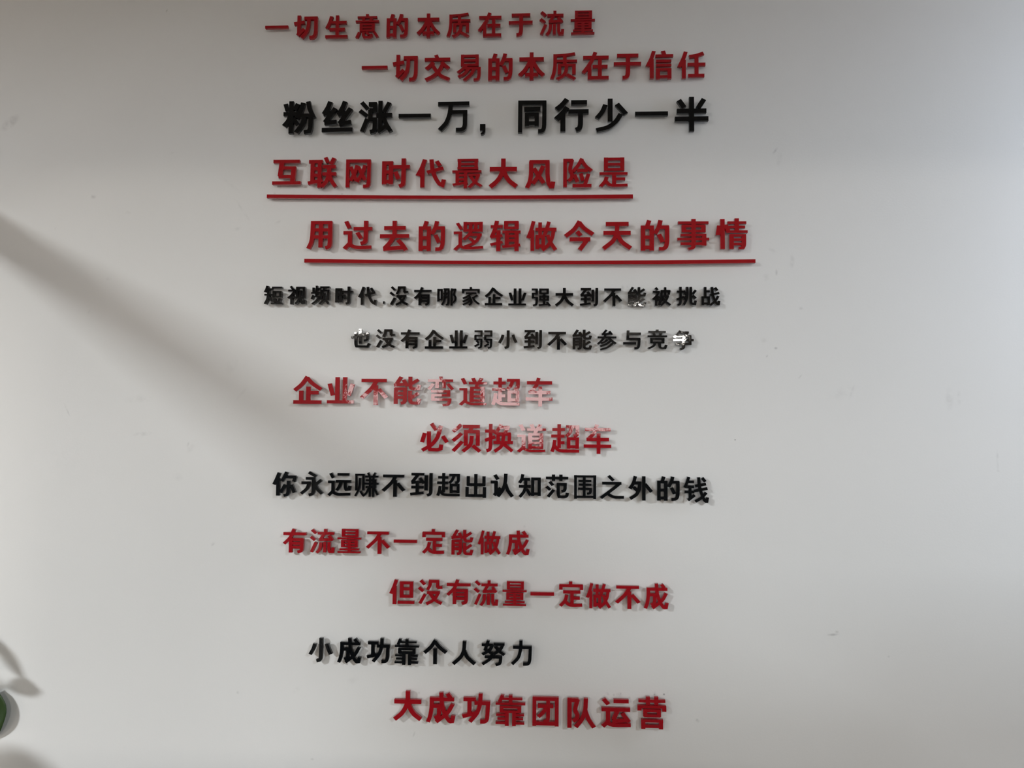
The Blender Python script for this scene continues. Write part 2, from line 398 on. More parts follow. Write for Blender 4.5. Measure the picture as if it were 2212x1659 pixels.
    '网': [[0,999,0,19,147,19,147,273,256,227,317,318,357,233,389,243,508,184,646,360,713,249,845,299,729,490,767,572,840,777,698,809,639,641,561,769,507,749,517,779,375,808,320,639,259,765,147,731,147,882,852,882,852,435,849,235,840,155,825,122,820,121,777,116,700,116,700,0,824,2,861,9,900,20,943,47,968,89,985,132,996,230,999,434,999,960,994,960,994,998], [410,471,451,574,473,645,567,489,526,428,461,345,405,462], [147,312,147,673,246,466,230,437]],
    '时': [[0,900,0,125,162,125,162,156,242,156,242,125,404,125,404,652,696,652,693,263,684,175,673,144,665,132,590,112,642,0,734,23,795,54,827,106,844,156,855,258,858,652,999,652,999,770,858,770,858,999,696,999,696,770,404,770,404,900,394,900,394,909,10,909,10,900], [561,571,408,534,518,286,672,322], [162,791,242,791,242,601,162,601], [162,483,242,483,242,274,162,274]],
    '代': [[0,449,130,404,154,451,154,22,295,22,295,696,277,696,311,789,368,971,232,999,175,820,143,732,100,641], [481,642,484,632,353,596,397,488,516,520,546,431,584,336,627,255,674,180,721,116,770,76,934,0,999,281,861,302,834,186,798,235,755,304,716,377,681,465,649,556,933,632,889,741,619,668,605,764,586,989,446,981,465,754], [860,791,747,955,624,899,737,736]],
    '最': [[6,159,33,81,384,138,384,0,499,0,499,157,523,161,499,232,499,529,961,529,961,609,0,609,0,529,109,529,109,176], [167,999,167,919,178,919,178,719,167,719,167,639,853,639,853,719,842,719,842,919,853,919,853,999], [293,719,293,779,727,779,727,719], [648,249,679,212,662,193,513,54,605,6,754,145,776,128,923,40,999,100,857,186,817,215,825,224,866,304,902,410,912,410,912,439,919,460,912,462,912,490,530,490,530,410,638,410,556,382], [755,327,741,299,665,410,783,410], [293,919,727,919,727,859,293,859], [224,194,224,260,384,260,384,220], [224,529,384,529,384,480,224,480], [384,400,384,340,224,340,224,400]],
    '大': [[257,121,331,185,384,246,427,306,468,371,495,430,525,368,565,305,608,246,663,185,739,124,904,8,999,119,839,233,776,283,734,330,698,379,664,433,633,496,597,576,961,576,961,718,571,718,574,754,574,999,418,999,418,759,415,718,31,718,31,576,389,576,359,501,328,433,294,379,258,329,216,281,154,227,0,107,101,0]],
    '风': [[197,146,213,191,315,131,447,323,554,154,677,219,528,455,574,551,663,769,530,815,440,595,345,744,270,704,270,868,668,868,670,502,678,391,688,292,702,203,727,135,799,0,961,0,999,227,859,247,851,204,841,234,829,308,819,401,812,507,810,954,805,954,805,999,142,999,142,954,127,954,127,643,124,510,115,413,103,331,87,257,63,190,0,50,131,0], [257,399,266,503,269,605,365,453,334,403,231,253,243,309]],
    '险': [[0,968,0,4,128,4,128,866,220,866,181,717,164,609,183,530,216,480,232,444,233,406,228,360,217,327,199,304,130,249,219,172,297,235,336,283,351,332,424,163,545,199,435,455,361,433,359,465,333,524,321,543,387,505,464,598,464,521,835,521,835,576,910,516,999,593,867,697,811,749,764,810,683,936,693,956,576,999,496,849,453,778,401,709,300,588,294,613,307,699,367,927,334,933,334,972,4,972,4,968], [508,650,566,726,617,812,653,757,708,685,770,628,489,628], [955,0,955,106,809,106,917,443,793,470,722,250,657,478,532,454,602,208,716,230,676,106,314,106,314,0]],
    '是': [[0,47,121,0,234,120,268,86,323,45,392,22,460,9,549,2,685,5,999,19,990,109,598,94,598,230,913,230,913,320,598,320,598,411,994,411,994,501,20,501,20,411,457,411,457,104,413,117,381,141,301,218,308,233,343,336,204,355,171,256,148,210,108,160], [314,642,314,722,741,722,741,642], [741,999,741,994,314,994,314,999,172,999,172,551,872,551,872,557,882,557,882,999], [314,903,741,903,741,813,314,813]],
    '用': [[0,58,152,14,223,141,256,211,277,287,296,381,472,381,472,75,636,75,636,381,834,381,832,243,824,161,815,140,810,133,801,129,721,112,769,0,868,22,932,49,968,96,986,141,996,238,999,443,999,970,984,970,984,999,162,999,162,990,157,990,150,629,144,478,132,381,116,308,97,241,69,181], [314,626,472,627,472,498,309,498], [316,743,318,882,472,882,472,743], [835,627,835,498,636,498,636,627], [835,882,835,743,636,743,636,882]],
    '过': [[0,70,117,0,230,118,286,84,365,48,449,30,530,23,620,19,734,23,984,36,975,152,726,139,620,136,542,139,476,145,422,157,368,182,318,211,323,216,318,219,318,624,313,624,313,643,19,643,19,527,171,527,171,250], [176,999,39,956,157,720,293,763], [554,622,425,567,562,361,692,416], [626,165,726,187,788,212,824,259,843,305,854,391,857,664,999,664,999,781,857,781,857,997,710,997,710,781,362,781,362,664,710,664,707,398,698,329,690,308,685,301,672,296,588,278]],
    '去': [[337,168,397,234,445,303,523,432,999,432,999,560,574,560,574,698,879,698,879,826,574,826,574,999,425,999,425,826,140,826,140,698,425,698,425,560,0,560,0,432,354,432,314,365,273,306,222,251,103,133,115,124,126,8,797,55,834,0,964,64,883,184,837,245,784,302,676,409,563,326,669,221,709,177,318,150]],
    '逻': [[0,54,94,0,208,113,291,72,413,44,592,45,999,72,989,161,586,134,507,134,571,156,656,191,724,231,784,276,839,331,881,404,927,508,943,508,943,545,949,558,943,560,943,597,614,597,644,642,604,657,954,657,954,662,973,662,973,999,854,999,854,994,449,994,449,999,330,999,330,662,349,662,349,657,521,657,485,604,454,565,293,412,385,356,546,508,802,508,770,436,736,376,713,353,575,473,486,415,629,289,590,265,518,236,345,177,362,149,342,154,281,184,296,198,283,206,288,206,289,667,7,667,7,578,169,578,169,221], [181,978,74,940,215,712,322,750], [854,905,854,746,801,746,801,905], [449,746,449,905,512,905,512,746], [630,905,683,905,683,746,630,746]],
    '辑': [[163,520,213,644,213,527], [237,708,250,760,419,760,419,849,271,849,300,987,165,999,133,849,27,849,27,760,112,760,103,725,72,641,0,469,24,464,40,413,213,435,213,298,4,251,49,166,213,204,213,0,350,0,350,235,442,256,397,340,350,329,350,453,423,463,396,550,350,544,350,685,228,685], [595,799,595,899,802,899,802,799], [998,581,998,670,409,670,409,581,488,581,488,192,399,183,420,95,802,134,802,0,939,0,939,148,999,154,978,243,939,239,939,581], [920,988,468,988,468,973,459,973,459,725,478,725,478,710,910,710,910,725,939,725,939,973,920,973], [625,581,802,581,802,531,625,531], [625,206,625,303,802,303,802,225], [802,442,802,392,625,392,625,442]],
    '做': [[0,457,114,417,138,478,138,24,260,24,260,697,221,697,245,778,296,972,178,999,127,806,101,716,70,630], [611,193,611,494,636,485,642,502,685,369,710,313,673,255], [299,81,421,81,421,120,489,120,489,92,481,86,562,0,704,118,771,186,777,195,897,21,999,84,879,256,845,313,862,348,896,432,916,519,937,659,976,659,976,773,740,773,789,952,671,980,613,773,506,773,506,947,385,947,385,773,294,773,294,659,385,659,385,542,303,542,303,524,299,524], [700,654,701,659,814,659,796,539,780,469,750,560,653,532], [421,428,489,428,489,235,421,235], [506,542,506,659,572,659,528,542]],
    '今': [[336,817,274,739,194,669,0,526,95,429,293,575,387,657,460,750,500,812,543,758,613,687,707,618,912,485,999,587,798,717,716,778,659,836,557,965,541,956,452,999], [485,674,371,594,498,457,612,537], [184,443,184,315,642,315,455,71,577,0,818,315,867,315,867,380,870,383,867,384,867,443,767,443,748,453,740,443]],
    '天': [[315,179,418,277,482,377,501,419,529,356,593,258,693,168,912,8,999,124,786,280,706,351,659,424,609,537,955,537,955,681,571,681,577,855,887,855,887,999,124,999,124,855,431,855,424,681,46,681,46,537,392,537,352,444,304,368,220,288,0,112,93,0]],
    '事': [[317,79,363,0,463,21,523,44,555,81,569,117,573,166,770,166,770,148,909,148,909,314,999,314,999,398,909,398,909,524,899,524,899,527,579,527,579,571,859,571,859,574,889,574,889,801,869,801,869,814,579,814,579,838,979,838,979,922,579,922,579,999,440,999,440,922,20,922,20,838,440,838,440,814,140,814,140,801,130,801,130,574,160,574,160,571,440,571,440,527,100,527,100,443,440,443,440,398,0,398,0,314,439,314,438,250,100,250,100,166,434,166,431,128,424,110,418,103,403,98], [269,655,269,729,440,729,440,655], [579,429,579,443,770,443,770,398,579,398], [750,729,750,655,579,655,579,729], [577,250,578,314,770,314,770,250]],
    '情': [[49,774,0,465,137,457,148,526,148,12,286,12,286,691,336,557,336,528,999,528,999,613,731,613,731,678,920,678,920,762,731,762,731,817,959,817,959,902,731,902,731,999,594,999,594,902,375,902,375,817,594,817,594,762,405,762,405,750,383,809,286,795,286,979,148,979,148,768], [713,84,731,0,895,14,935,104,946,159,949,253,950,493,435,493,435,481,425,481,425,12,563,12,563,129,801,129,786,90], [811,254,810,214,563,214,563,269,811,269], [456,613,432,678,594,678,594,613], [563,408,811,408,811,354,563,354]],
    '短': [[18,30,143,0,234,175,272,262,285,314,403,136,524,173,352,432,304,418,311,469,473,469,473,364,606,364,606,369,837,369,837,364,970,364,970,693,961,693,961,708,482,708,482,693,473,693,473,558,318,558,319,768,444,768,444,857,230,857,261,985,130,999,98,866,80,809,57,762,0,670,123,636,186,740,185,558,42,558,42,469,177,469,174,439,161,359,142,283,107,202], [999,0,999,90,874,90,949,304,819,324,743,105,839,90,406,90,406,0], [444,857,980,857,980,947,444,947], [606,618,837,618,837,459,606,459], [682,120,644,320,512,308,550,109]],
    '视': [[0,371,94,299,170,361,170,7,301,7,301,385,378,288,489,343,481,354,601,354,594,330,564,256,532,196,494,153,396,72,491,0,595,87,647,145,687,220,698,248,703,148,722,96,749,59,792,23,853,16,987,28,999,236,868,241,861,121,856,121,843,137,834,165,829,226,829,393,746,393,760,510,773,757,642,761,629,517,617,412,603,362,603,842,830,842,830,354,961,354,961,933,952,933,952,946,481,946,481,933,472,933,472,365,367,498,301,465,301,482,348,538,462,694,443,703,443,792,252,792,357,845,235,999,124,943,244,792,47,792,47,688,305,688,236,593,181,527,125,473]],
    '频': [[25,665,25,575,238,575,238,401,352,401,352,575,498,575,498,665,371,665,371,795,478,795,478,884,371,884,371,999,258,999,258,665,197,665,197,899,84,899,84,665], [108,277,195,487,87,515,0,305], [123,0,306,142,387,220,438,304,499,455,499,261,606,261,589,237,423,59,514,5,685,188,754,288,782,394,795,598,682,603,669,406,647,319,612,270,612,695,865,695,865,261,979,261,980,785,744,785,762,874,989,874,989,964,488,964,488,874,647,874,628,785,498,785,499,468,395,494,332,337,290,268,222,203,43,64], [729,238,903,18,999,66,825,285]],
    '.': [[0,0,999,0,999,999,0,999]],
    '没': [[91,725,0,641,183,497,273,581], [162,999,63,923,236,760,335,836], [372,548,372,434,436,434,521,313,579,242,520,196,461,164,321,101,384,0,528,65,602,105,671,158,723,121,793,84,936,19,999,120,859,183,802,213,760,243,787,274,830,346,870,434,891,434,891,480,895,490,891,491,891,548], [331,622,451,571,523,696,553,762,564,825,564,875,728,875,728,683,775,683,783,626,994,645,980,759,862,748,862,951,852,951,852,989,439,989,439,932,430,932,430,833,423,791,401,742], [674,335,669,329,592,434,727,434,708,392], [33,85,154,35,355,390,235,439]],
    '有': [[0,421,112,347,267,490,267,26,414,26,414,191,746,191,738,146,730,135,713,129,626,111,665,0,762,21,820,40,859,76,881,113,892,177,896,292,896,577,891,577,891,616,387,616,401,632,453,733,999,733,999,848,496,848,539,968,398,999,343,848,17,848,17,733,295,733,271,687,195,600], [749,346,749,306,414,306,414,346], [414,501,749,501,749,461,414,461]],
    '哪': [[0,964,0,236,108,236,108,302,260,302,260,307,284,307,284,964,175,964,175,959,108,959,108,964], [192,65,288,23,373,161,409,248,431,360,440,443,526,443,523,226,513,142,503,116,495,104,433,88,460,0,530,15,575,38,602,79,620,122,631,221,634,432,634,974,632,974,632,999,322,999,322,908,351,908,351,756,322,756,322,666,349,666,341,534,322,534,322,443,332,443,323,372,304,271,273,198], [455,603,457,666,526,666,526,534,449,534], [818,650,818,643,838,567,871,517,888,475,891,423,884,360,872,309,848,272,799,220,799,888,859,888,829,746], [691,4,799,4,799,177,860,137,939,222,975,278,991,347,999,421,996,492,971,554,940,600,927,649,936,734,970,888,972,888,972,900,984,955,972,957,972,979,799,979,799,994,691,994], [175,868,175,393,108,393,108,868], [526,908,526,756,459,756,459,908]],
    '家': [[0,880,0,672,126,672,126,806,862,806,862,672,988,672,988,880,984,880,984,895,557,895,557,999,431,999,431,895,4,895,4,880], [19,422,87,347,292,440,364,477,386,446,314,397,254,361,183,326,20,254,87,178,252,252,331,290,431,353,445,312,355,244,291,205,212,169,23,96,83,18,275,92,367,133,442,180,470,200,468,173,457,140,444,117,428,105,362,75,430,0,509,36,552,68,577,113,593,160,597,216,582,286,558,363,530,434,493,496,463,535,593,627,808,627,808,716,220,716,220,627,415,627,335,575,301,562,305,556,221,514], [628,298,684,225,757,163,910,55,999,119,850,223,789,276,740,338,701,400,908,529,825,596,632,476,535,446]],
    '企': [[12,127,12,0,965,0,965,127,591,127,591,334,868,334,868,462,591,462,591,614,445,614,445,127,347,127,347,467,202,467,202,127], [271,576,355,659,424,751,467,818,534,743,612,668,708,598,912,465,999,567,799,698,713,760,645,825,517,968,501,957,415,999,299,817,239,736,168,665,0,522,102,431]],
    '业': [[11,737,138,287,290,312,164,762], [0,119,0,0,972,0,972,119,719,119,719,310,853,285,999,735,848,763,719,368,719,999,563,999,563,119,447,119,447,999,291,999,291,119]],
    '强': [[6,733,6,433,30,433,30,428,202,428,198,280,192,196,183,153,173,131,163,119,141,110,47,84,92,0,197,28,256,54,290,93,307,132,319,187,325,277,332,492,318,492,318,518,133,518,133,668,194,668,194,653,322,653,322,974,308,974,308,999,0,999,0,909,194,909,194,759,20,759,20,733], [510,398,510,518,581,518,581,398], [510,779,510,909,760,909,760,779], [387,984,383,984,383,703,417,703,417,688,581,688,581,608,387,608,387,593,383,593,383,313,407,313,407,308,581,308,581,130,358,107,377,18,837,66,887,1,999,43,840,254,728,211,774,151,709,144,709,308,883,308,883,313,897,313,897,518,903,518,903,608,709,608,709,688,863,688,863,703,887,703,887,984,883,984,883,999,387,999], [770,518,770,398,709,398,709,518]],
    '到': [[0,150,21,36,612,104,590,218,389,195,389,337,601,337,601,453,389,453,389,553,520,565,559,519,635,559,635,259,783,259,783,902,635,902,635,638,485,817,362,753,429,673,213,653,401,883,620,883,620,998,50,998,50,883,226,883,27,641,42,633,59,523,242,539,242,453,50,453,50,337,242,337,242,178], [870,26,935,59,968,106,985,154,996,254,999,463,999,999,852,999,852,464,848,260,840,175,830,150,822,139,809,132,732,108,785,0]],
    '不': [[0,306,119,222,372,481,483,608,483,0,638,0,638,518,873,236,999,312,720,647,638,597,638,751,571,751,631,868,936,868,936,999,50,999,50,868,462,868,410,766,350,675,251,563]],
    '能': [[0,729,20,626,406,666,439,616,533,649,549,593,578,548,639,510,728,503,941,512,990,686,851,707,824,611,732,607,698,610,694,613,684,627,673,666,673,682,937,839,847,920,669,814,669,985,527,985,529,720,415,892,287,847,342,765,202,750,339,953,212,999,31,732], [15,581,15,22,157,22,157,201,344,201,336,139,323,115,250,101,282,0,367,14,424,36,458,77,475,117,486,181,489,296,489,581,484,581,484,604,39,604,39,581], [532,153,549,94,581,52,640,17,725,8,939,8,999,203,860,226,826,112,735,112,698,116,692,120,684,130,673,166,672,199,947,367,856,447,669,333,669,484,527,484,527,251], [157,500,347,500,347,450,157,450], [157,346,347,346,347,305,157,305]],
    '被': [[0,382,89,310,155,369,155,16,277,16,277,332,357,237,387,256,365,199,302,64,416,25,432,60,510,0,697,178,753,132,921,14,999,95,835,211,773,261,786,275,835,361,873,458,884,458,884,486,894,514,884,517,884,563,754,563,754,740,840,740,805,610,924,586,982,800,960,804,960,845,754,845,754,986,632,986,632,845,464,845,464,833,451,834,430,512,409,355,365,407,422,495,315,546,422,708,407,716,407,796,44,796,44,691,271,691,214,605,165,538,114,484], [236,999,139,935,254,809,350,873], [480,162,509,240,528,324,534,367,617,260,452,102], [560,606,568,740,632,740,632,563,557,563], [611,458,744,458,722,400,693,351], [544,440,547,458,578,458], [277,494,314,545,277,488], [277,395,277,411,292,404]],
    '挑': [[45,111,80,0,157,21,206,47,237,91,255,137,265,238,267,371,331,395,395,336,437,375,428,337,394,254,305,80,417,30,508,209,547,304,569,405,583,508,593,615,596,738,596,999,472,999,472,718,417,829,351,800,351,804,269,804,269,999,145,999,145,804,34,804,34,688,145,688,145,448,0,391,48,284,143,322,142,244,133,163,125,143,119,134,109,129], [370,476,347,527,269,496,269,688,350,688,401,586,469,615,462,544,452,553], [646,465,650,255,663,153,687,104,729,60,792,44,950,33,999,268,878,290,850,156,814,158,797,162,783,185,773,263,769,484,904,355,992,436,828,592,769,538,769,652,854,596,999,791,897,857,769,684,769,999,646,999]],
    '战': [[135,38,135,74,321,74,321,38,456,38,504,0,706,158,769,69,828,34,962,34,999,258,865,272,849,172,800,249,856,326,955,500,832,544,737,378,690,515,678,564,963,639,920,740,658,671,650,735,631,999,496,993,515,727,527,636,435,612,478,511,549,530,558,491,592,388,629,293,644,265,602,227,456,113,456,506,271,506,271,715,447,715,447,822,271,822,271,996,136,996,136,506,0,506,0,38], [788,780,902,837,776,995,661,938], [135,399,321,399,321,180,135,180]],
    '也': [[179,228,193,135,243,12,894,0,999,214,876,261,806,119,338,127,324,163,313,236,309,404,309,553,407,580,407,208,541,208,541,618,774,682,774,590,770,512,761,479,748,461,731,456,646,444,668,328,765,342,823,360,863,397,888,438,904,497,908,588,908,720,929,725,908,783,908,801,901,801,888,837,541,741,541,999,407,999,407,703,309,676,309,841,175,841,175,639,0,590,41,478,175,516]],
    '弱': [[17,736,17,468,46,468,46,463,152,463,79,421,213,289,0,166,72,95,313,234,248,298,314,336,186,463,347,463,342,290,336,197,327,152,317,130,307,117,287,108,205,83,249,0,341,28,393,53,424,91,442,130,454,188,460,287,467,527,458,527,458,552,135,552,135,672,348,672,348,667,467,667,467,974,458,974,458,999,26,999,26,910,348,910,348,761,46,761,46,736], [612,421,745,289,532,166,604,95,845,234,780,298,846,336,718,463,879,463,874,290,868,197,859,152,849,130,839,117,819,108,737,83,781,0,874,28,925,53,957,91,974,130,986,188,992,287,999,527,990,527,990,552,668,552,668,672,881,672,881,667,999,667,999,974,990,974,990,999,558,999,558,910,881,910,881,761,578,761,578,736,549,736,549,468,578,468,578,463,684,463]],
    '小': [[0,349,136,295,224,452,264,531,290,605,328,743,182,771,145,637,122,573,87,503], [452,19,523,46,561,94,579,142,589,243,593,454,593,999,442,999,442,455,439,249,431,167,420,144,408,140,321,122,358,0], [725,623,750,551,784,474,860,318,999,365,924,519,893,590,871,653,834,782,688,752]],
    '参': [[0,329,94,274,182,350,230,293,371,351,440,384,495,421,586,494,495,552,408,482,363,452,306,425,233,394,273,430,353,508,403,576,538,576,646,479,708,427,766,386,591,244,498,184,391,145,141,82,181,0,440,66,568,112,678,183,856,328,917,288,999,353,860,442,797,487,693,576,977,576,977,663,454,663,492,728,461,737,679,753,707,722,811,767,668,931,565,886,608,835,419,821,535,953,432,999,264,809,231,807,243,721,362,730,323,663,28,663,28,576,265,576,249,554,177,483], [389,220,492,260,575,311,717,416,630,476,492,374,422,332,337,299,136,235,186,155]],
    '与': [[714,0,769,4,815,18,859,37,905,70,931,118,948,166,961,230,970,330,984,565,968,566,968,612,338,612,347,758,999,758,999,884,355,884,362,992,209,999,179,513,204,512,204,486,826,486,809,245,799,194,788,162,779,146,772,141,735,128,632,126,632,0], [734,253,734,379,0,379,0,253]],
    '竞': [[0,73,77,0,270,88,357,141,401,204,431,300,535,300,535,203,540,146,558,102,584,61,640,23,725,12,929,12,999,215,867,235,821,101,738,101,708,105,699,111,686,131,675,160,670,206,670,300,816,300,816,305,845,305,846,567,126,567,127,305,156,305,156,300,293,300,272,232,246,195,185,158], [39,925,39,835,230,835,270,706,0,706,0,617,972,617,972,706,693,706,741,835,914,835,914,925,554,925,554,999,418,999,418,925], [368,835,602,835,556,712,591,706,377,706,406,710], [710,478,710,389,262,389,262,478]],
    '争': [[0,661,103,593,210,685,210,652,457,652,457,564,12,564,12,459,457,459,457,371,131,371,131,267,455,267,454,222,445,163,436,141,427,130,410,122,324,98,371,0,470,28,528,55,562,98,580,141,591,215,592,267,881,267,881,280,890,280,890,459,999,459,999,564,890,564,890,724,881,724,881,756,696,756,749,835,762,835,762,856,774,874,762,878,762,939,421,939,428,949,307,999,215,871,170,814,118,764], [335,820,346,835,595,835,542,756,284,756], [753,459,753,371,594,371,594,459], [753,652,753,564,594,564,594,652]],
    '弯': [[144,209,153,209,153,187,762,187,752,145,740,125,727,109,716,102,684,96,561,83,583,0,715,14,787,28,835,59,861,90,881,123,891,164,904,244,896,245,896,271,277,271,277,335,725,335,725,328,857,328,858,547,134,547,134,463,725,463,725,419,153,419,153,387,144,387], [0,585,116,544,278,732,162,772], [562,999,430,999,430,903,20,903,20,819,296,819,296,614,429,614,429,819,553,819,553,614,686,614,686,819,953,819,953,903,562,903], [888,542,999,587,809,775,697,729]],
    '道': [[0,48,113,0,216,95,335,42,395,27,452,18,533,14,982,21,977,106,662,100,538,99,474,103,437,108,399,118,293,165,309,180,300,184,301,615,292,615,292,627,17,627,17,542,165,542,165,199], [190,988,60,962,168,752,298,778], [432,974,487,847,351,847,351,762,588,762,560,677,400,677,400,665,391,665,391,124,527,124,527,142,774,142,774,124,910,124,910,665,901,665,901,677,700,677,728,762,999,762,999,847,799,847,867,971,738,999,655,847,628,847,564,996], [527,592,774,592,774,527,527,527], [527,442,774,442,774,377,527,377], [527,292,774,292,774,227,527,227]],
    '超': [[0,40,121,8,162,122,178,101,232,50,298,23,362,11,455,3,995,0,995,109,462,111,382,118,340,126,308,139,292,155,369,155,369,291,493,291,493,400,369,400,369,523,493,523,493,631,369,631,369,754,503,754,503,862,369,862,369,999,243,999,243,862,70,862,70,754,243,754,243,631,31,631,31,523,243,523,243,212,201,265,198,264,221,430,96,442,76,295,64,229,46,167], [686,619,731,676,760,740,797,854,873,854,870,691,863,662,856,650,850,647,791,641,805,541,609,541], [694,135,694,151,863,151,863,135,989,135,989,517,985,517,985,541,879,541,929,556,963,591,983,627,996,677,999,756,999,939,995,939,995,963,542,963,542,854,666,854,640,774,618,727,587,687,504,602,588,541,572,541,572,517,568,517,568,135], [694,432,863,432,863,259,694,259]],
    '车': [[100,541,100,424,470,424,470,315,0,315,0,198,470,198,470,0,609,0,609,198,999,198,999,315,609,315,609,424,919,424,919,541,609,541,609,690,470,690,470,541,315,541,378,601,449,687,482,759,979,759,979,876,519,876,547,971,412,999,376,876,40,876,40,759,333,759,325,742,269,674,128,541]],
    '必': [[94,656,0,339,137,311,232,628], [234,370,238,232,241,212,38,97,118,0,274,88,299,21,528,13,612,14,674,25,787,68,810,250,669,262,654,147,628,137,595,131,530,130,405,135,395,162,465,210,548,298,616,390,676,494,719,619,790,886,651,911,616,777,450,999,330,937,500,710,614,768,582,648,543,536,492,447,432,365,377,307,376,701,234,701], [876,296,999,355,848,572,725,514]],
    '须': [[192,754,244,796,371,921,371,836,580,836,560,777,409,777,409,347,309,417,4,88,107,15,409,341,409,235,515,235,334,83,426,0,610,153,689,246,723,357,743,570,610,579,591,376,567,297,542,268,542,662,810,662,810,238,751,287,659,203,908,0,999,84,813,235,943,235,943,749,934,749,934,777,698,777,719,836,944,836,944,951,371,951,371,926,272,999,149,877,2,763,90,676], [0,442,92,358,245,487,383,624,282,699,149,566]],
    '换': [[52,120,87,11,163,31,211,55,241,95,261,137,271,236,274,446,397,490,354,596,274,568,274,677,302,677,299,673,395,603,410,620,410,408,309,408,309,295,547,295,539,274,514,236,462,193,311,92,383,0,539,104,610,162,654,232,766,137,918,13,999,98,761,295,978,295,978,408,915,408,915,667,901,667,901,695,774,695,848,811,863,811,863,835,878,858,863,866,863,924,618,924,630,946,522,999,446,866,410,808,356,741,356,790,274,790,274,982,152,982,152,790,22,790,22,677,152,677,152,525,0,472,44,365,151,403,148,242,140,165,128,142,117,137], [513,747,553,811,705,811,638,705,657,695,474,695], [532,408,532,581,594,581,576,408], [718,581,792,581,792,408,699,408]],
    '你': [[0,505,129,463,161,531,161,46,300,46,300,176,404,136,586,456,583,213,575,160,567,140,562,134,547,128,454,110,486,0,592,20,655,44,693,90,711,136,721,205,724,412,839,150,969,189,831,503,724,472,724,637,586,637,586,461,463,508,300,221,300,732,254,732,333,934,201,968,108,733], [317,644,439,591,529,733,836,733,800,612,934,585,999,805,950,814,950,846,587,846,637,961,507,999,452,872,423,814,391,758]],
    '永': [[0,140,102,62,277,202,356,283,402,373,454,546,422,552,422,587,51,587,51,476,286,476,265,407,230,338,169,275], [493,19,566,44,605,89,623,133,633,211,635,312,658,278,732,203,893,64,999,138,841,274,779,338,735,404,720,435,949,613,848,692,662,547,660,552,637,544,637,737,632,737,632,751,641,746,717,840,394,999,318,905,604,764,232,764,232,653,494,653,494,361,491,218,482,156,475,137,470,131,454,126,358,108,391,0]],
    '远': [[0,75,101,0,208,108,264,78,328,49,387,33,440,25,518,22,956,38,949,154,641,141,520,138,455,141,417,146,379,156,331,179,269,213,290,213,290,632,281,632,281,661,12,661,12,545,157,545,157,234], [178,999,58,948,173,743,293,794], [330,283,443,222,528,341,567,407,592,477,616,574,675,574,675,452,678,377,690,326,737,230,962,247,999,437,867,457,847,355,822,353,811,391,808,454,808,574,972,574,972,690,339,690,339,574,479,574,462,507,443,451,412,398], [406,983,406,867,895,867,895,983]],
    '赚': [[21,932,21,853,26,853,26,253,108,253,0,44,81,11,188,217,231,334,249,472,262,763,174,766,161,478,143,351,114,272,114,853,312,853,312,253,401,253,401,853,406,853,406,932], [339,25,351,32,388,0,483,87,529,142,568,210,588,256,588,8,677,8,677,362,726,362,726,8,815,8,815,265,918,60,999,92,864,362,889,362,889,391,894,391,894,499,988,499,988,578,894,578,894,696,889,696,889,716,815,716,815,784,968,784,968,863,832,863,889,963,810,999,732,863,652,863,584,997,503,965,554,863,435,863,435,784,588,784,588,716,455,716,455,637,588,637,588,578,415,578,415,499,588,499,588,440,455,440,455,362,541,362,486,243,453,183,415,138,383,109,275,255,201,212], [677,784,726,784,726,716,677,716], [677,499,726,499,726,440,677,440], [677,578,677,637,726,637,726,578]],
    '出': [[0,450,0,31,840,31,840,0,999,0,999,450,840,450,840,149,574,149,574,490,949,490,949,509,969,509,969,909,811,909,811,609,574,609,574,999,415,999,415,609,208,609,208,909,49,909,49,509,69,509,69,490,415,490,415,149,159,149,159,450]],
    '认': [[91,123,217,48,266,105,271,105,244,71,373,1,517,182,582,279,623,368,671,259,734,168,871,0,999,72,865,236,812,313,774,395,710,579,689,573,696,599,710,727,723,994,569,999,556,735,543,618,517,518,482,422,463,380,361,439,309,378,309,670,289,670,289,704,0,704,0,576,154,576,154,196], [241,978,106,915,241,717,376,780]],
    '知': [[15,71,129,0,258,142,317,221,348,288,485,77,571,116,571,85,714,85,714,116,857,116,857,85,999,85,999,851,985,851,985,860,576,860,576,851,571,851,571,193,430,412,382,391,390,424,557,424,557,542,407,542,409,573,409,722,528,722,528,840,250,840,276,981,135,999,110,861,94,804,68,755,0,651,125,594,197,703,207,722,267,722,267,577,265,542,34,542,34,424,245,424,219,341,189,273,141,209], [714,742,857,742,857,234,714,234]],
    '范': [[105,528,0,450,160,303,265,381], [241,730,128,660,269,504,382,573], [472,311,476,182,490,109,542,0,756,0,833,4,889,18,932,40,970,78,986,129,999,218,859,232,847,150,841,132,830,125,808,119,752,116,638,116,627,139,617,192,613,312,613,529,764,529,761,410,754,382,747,367,743,362,732,357,663,339,705,228,787,249,839,272,872,311,890,349,902,396,905,461,905,529,910,529,910,646,495,646,495,627,472,627], [24,910,24,794,274,794,274,725,415,725,415,794,585,794,585,725,726,725,726,794,967,794,967,910,726,910,726,999,585,999,585,910,415,910,415,999,274,999,274,910], [60,81,177,16,422,320,305,384]],
    '围': [[134,0,134,45,865,45,865,0,993,0,993,904,999,904,999,994,993,994,993,999,865,999,865,994,134,994,134,999,6,999,6,994,0,994,0,904,6,904,6,0], [572,264,587,175,674,182,732,197,769,230,787,263,800,301,803,351,803,460,799,460,799,475,524,475,524,554,779,554,779,644,524,644,524,714,779,714,779,804,524,804,524,904,865,904,865,135,524,135,524,385,675,385,672,313,665,290,656,275,645,271], [134,904,395,904,395,804,200,804,200,714,395,714,395,644,220,644,220,554,395,554,395,475,180,475,180,385,395,385,395,135,134,135]],
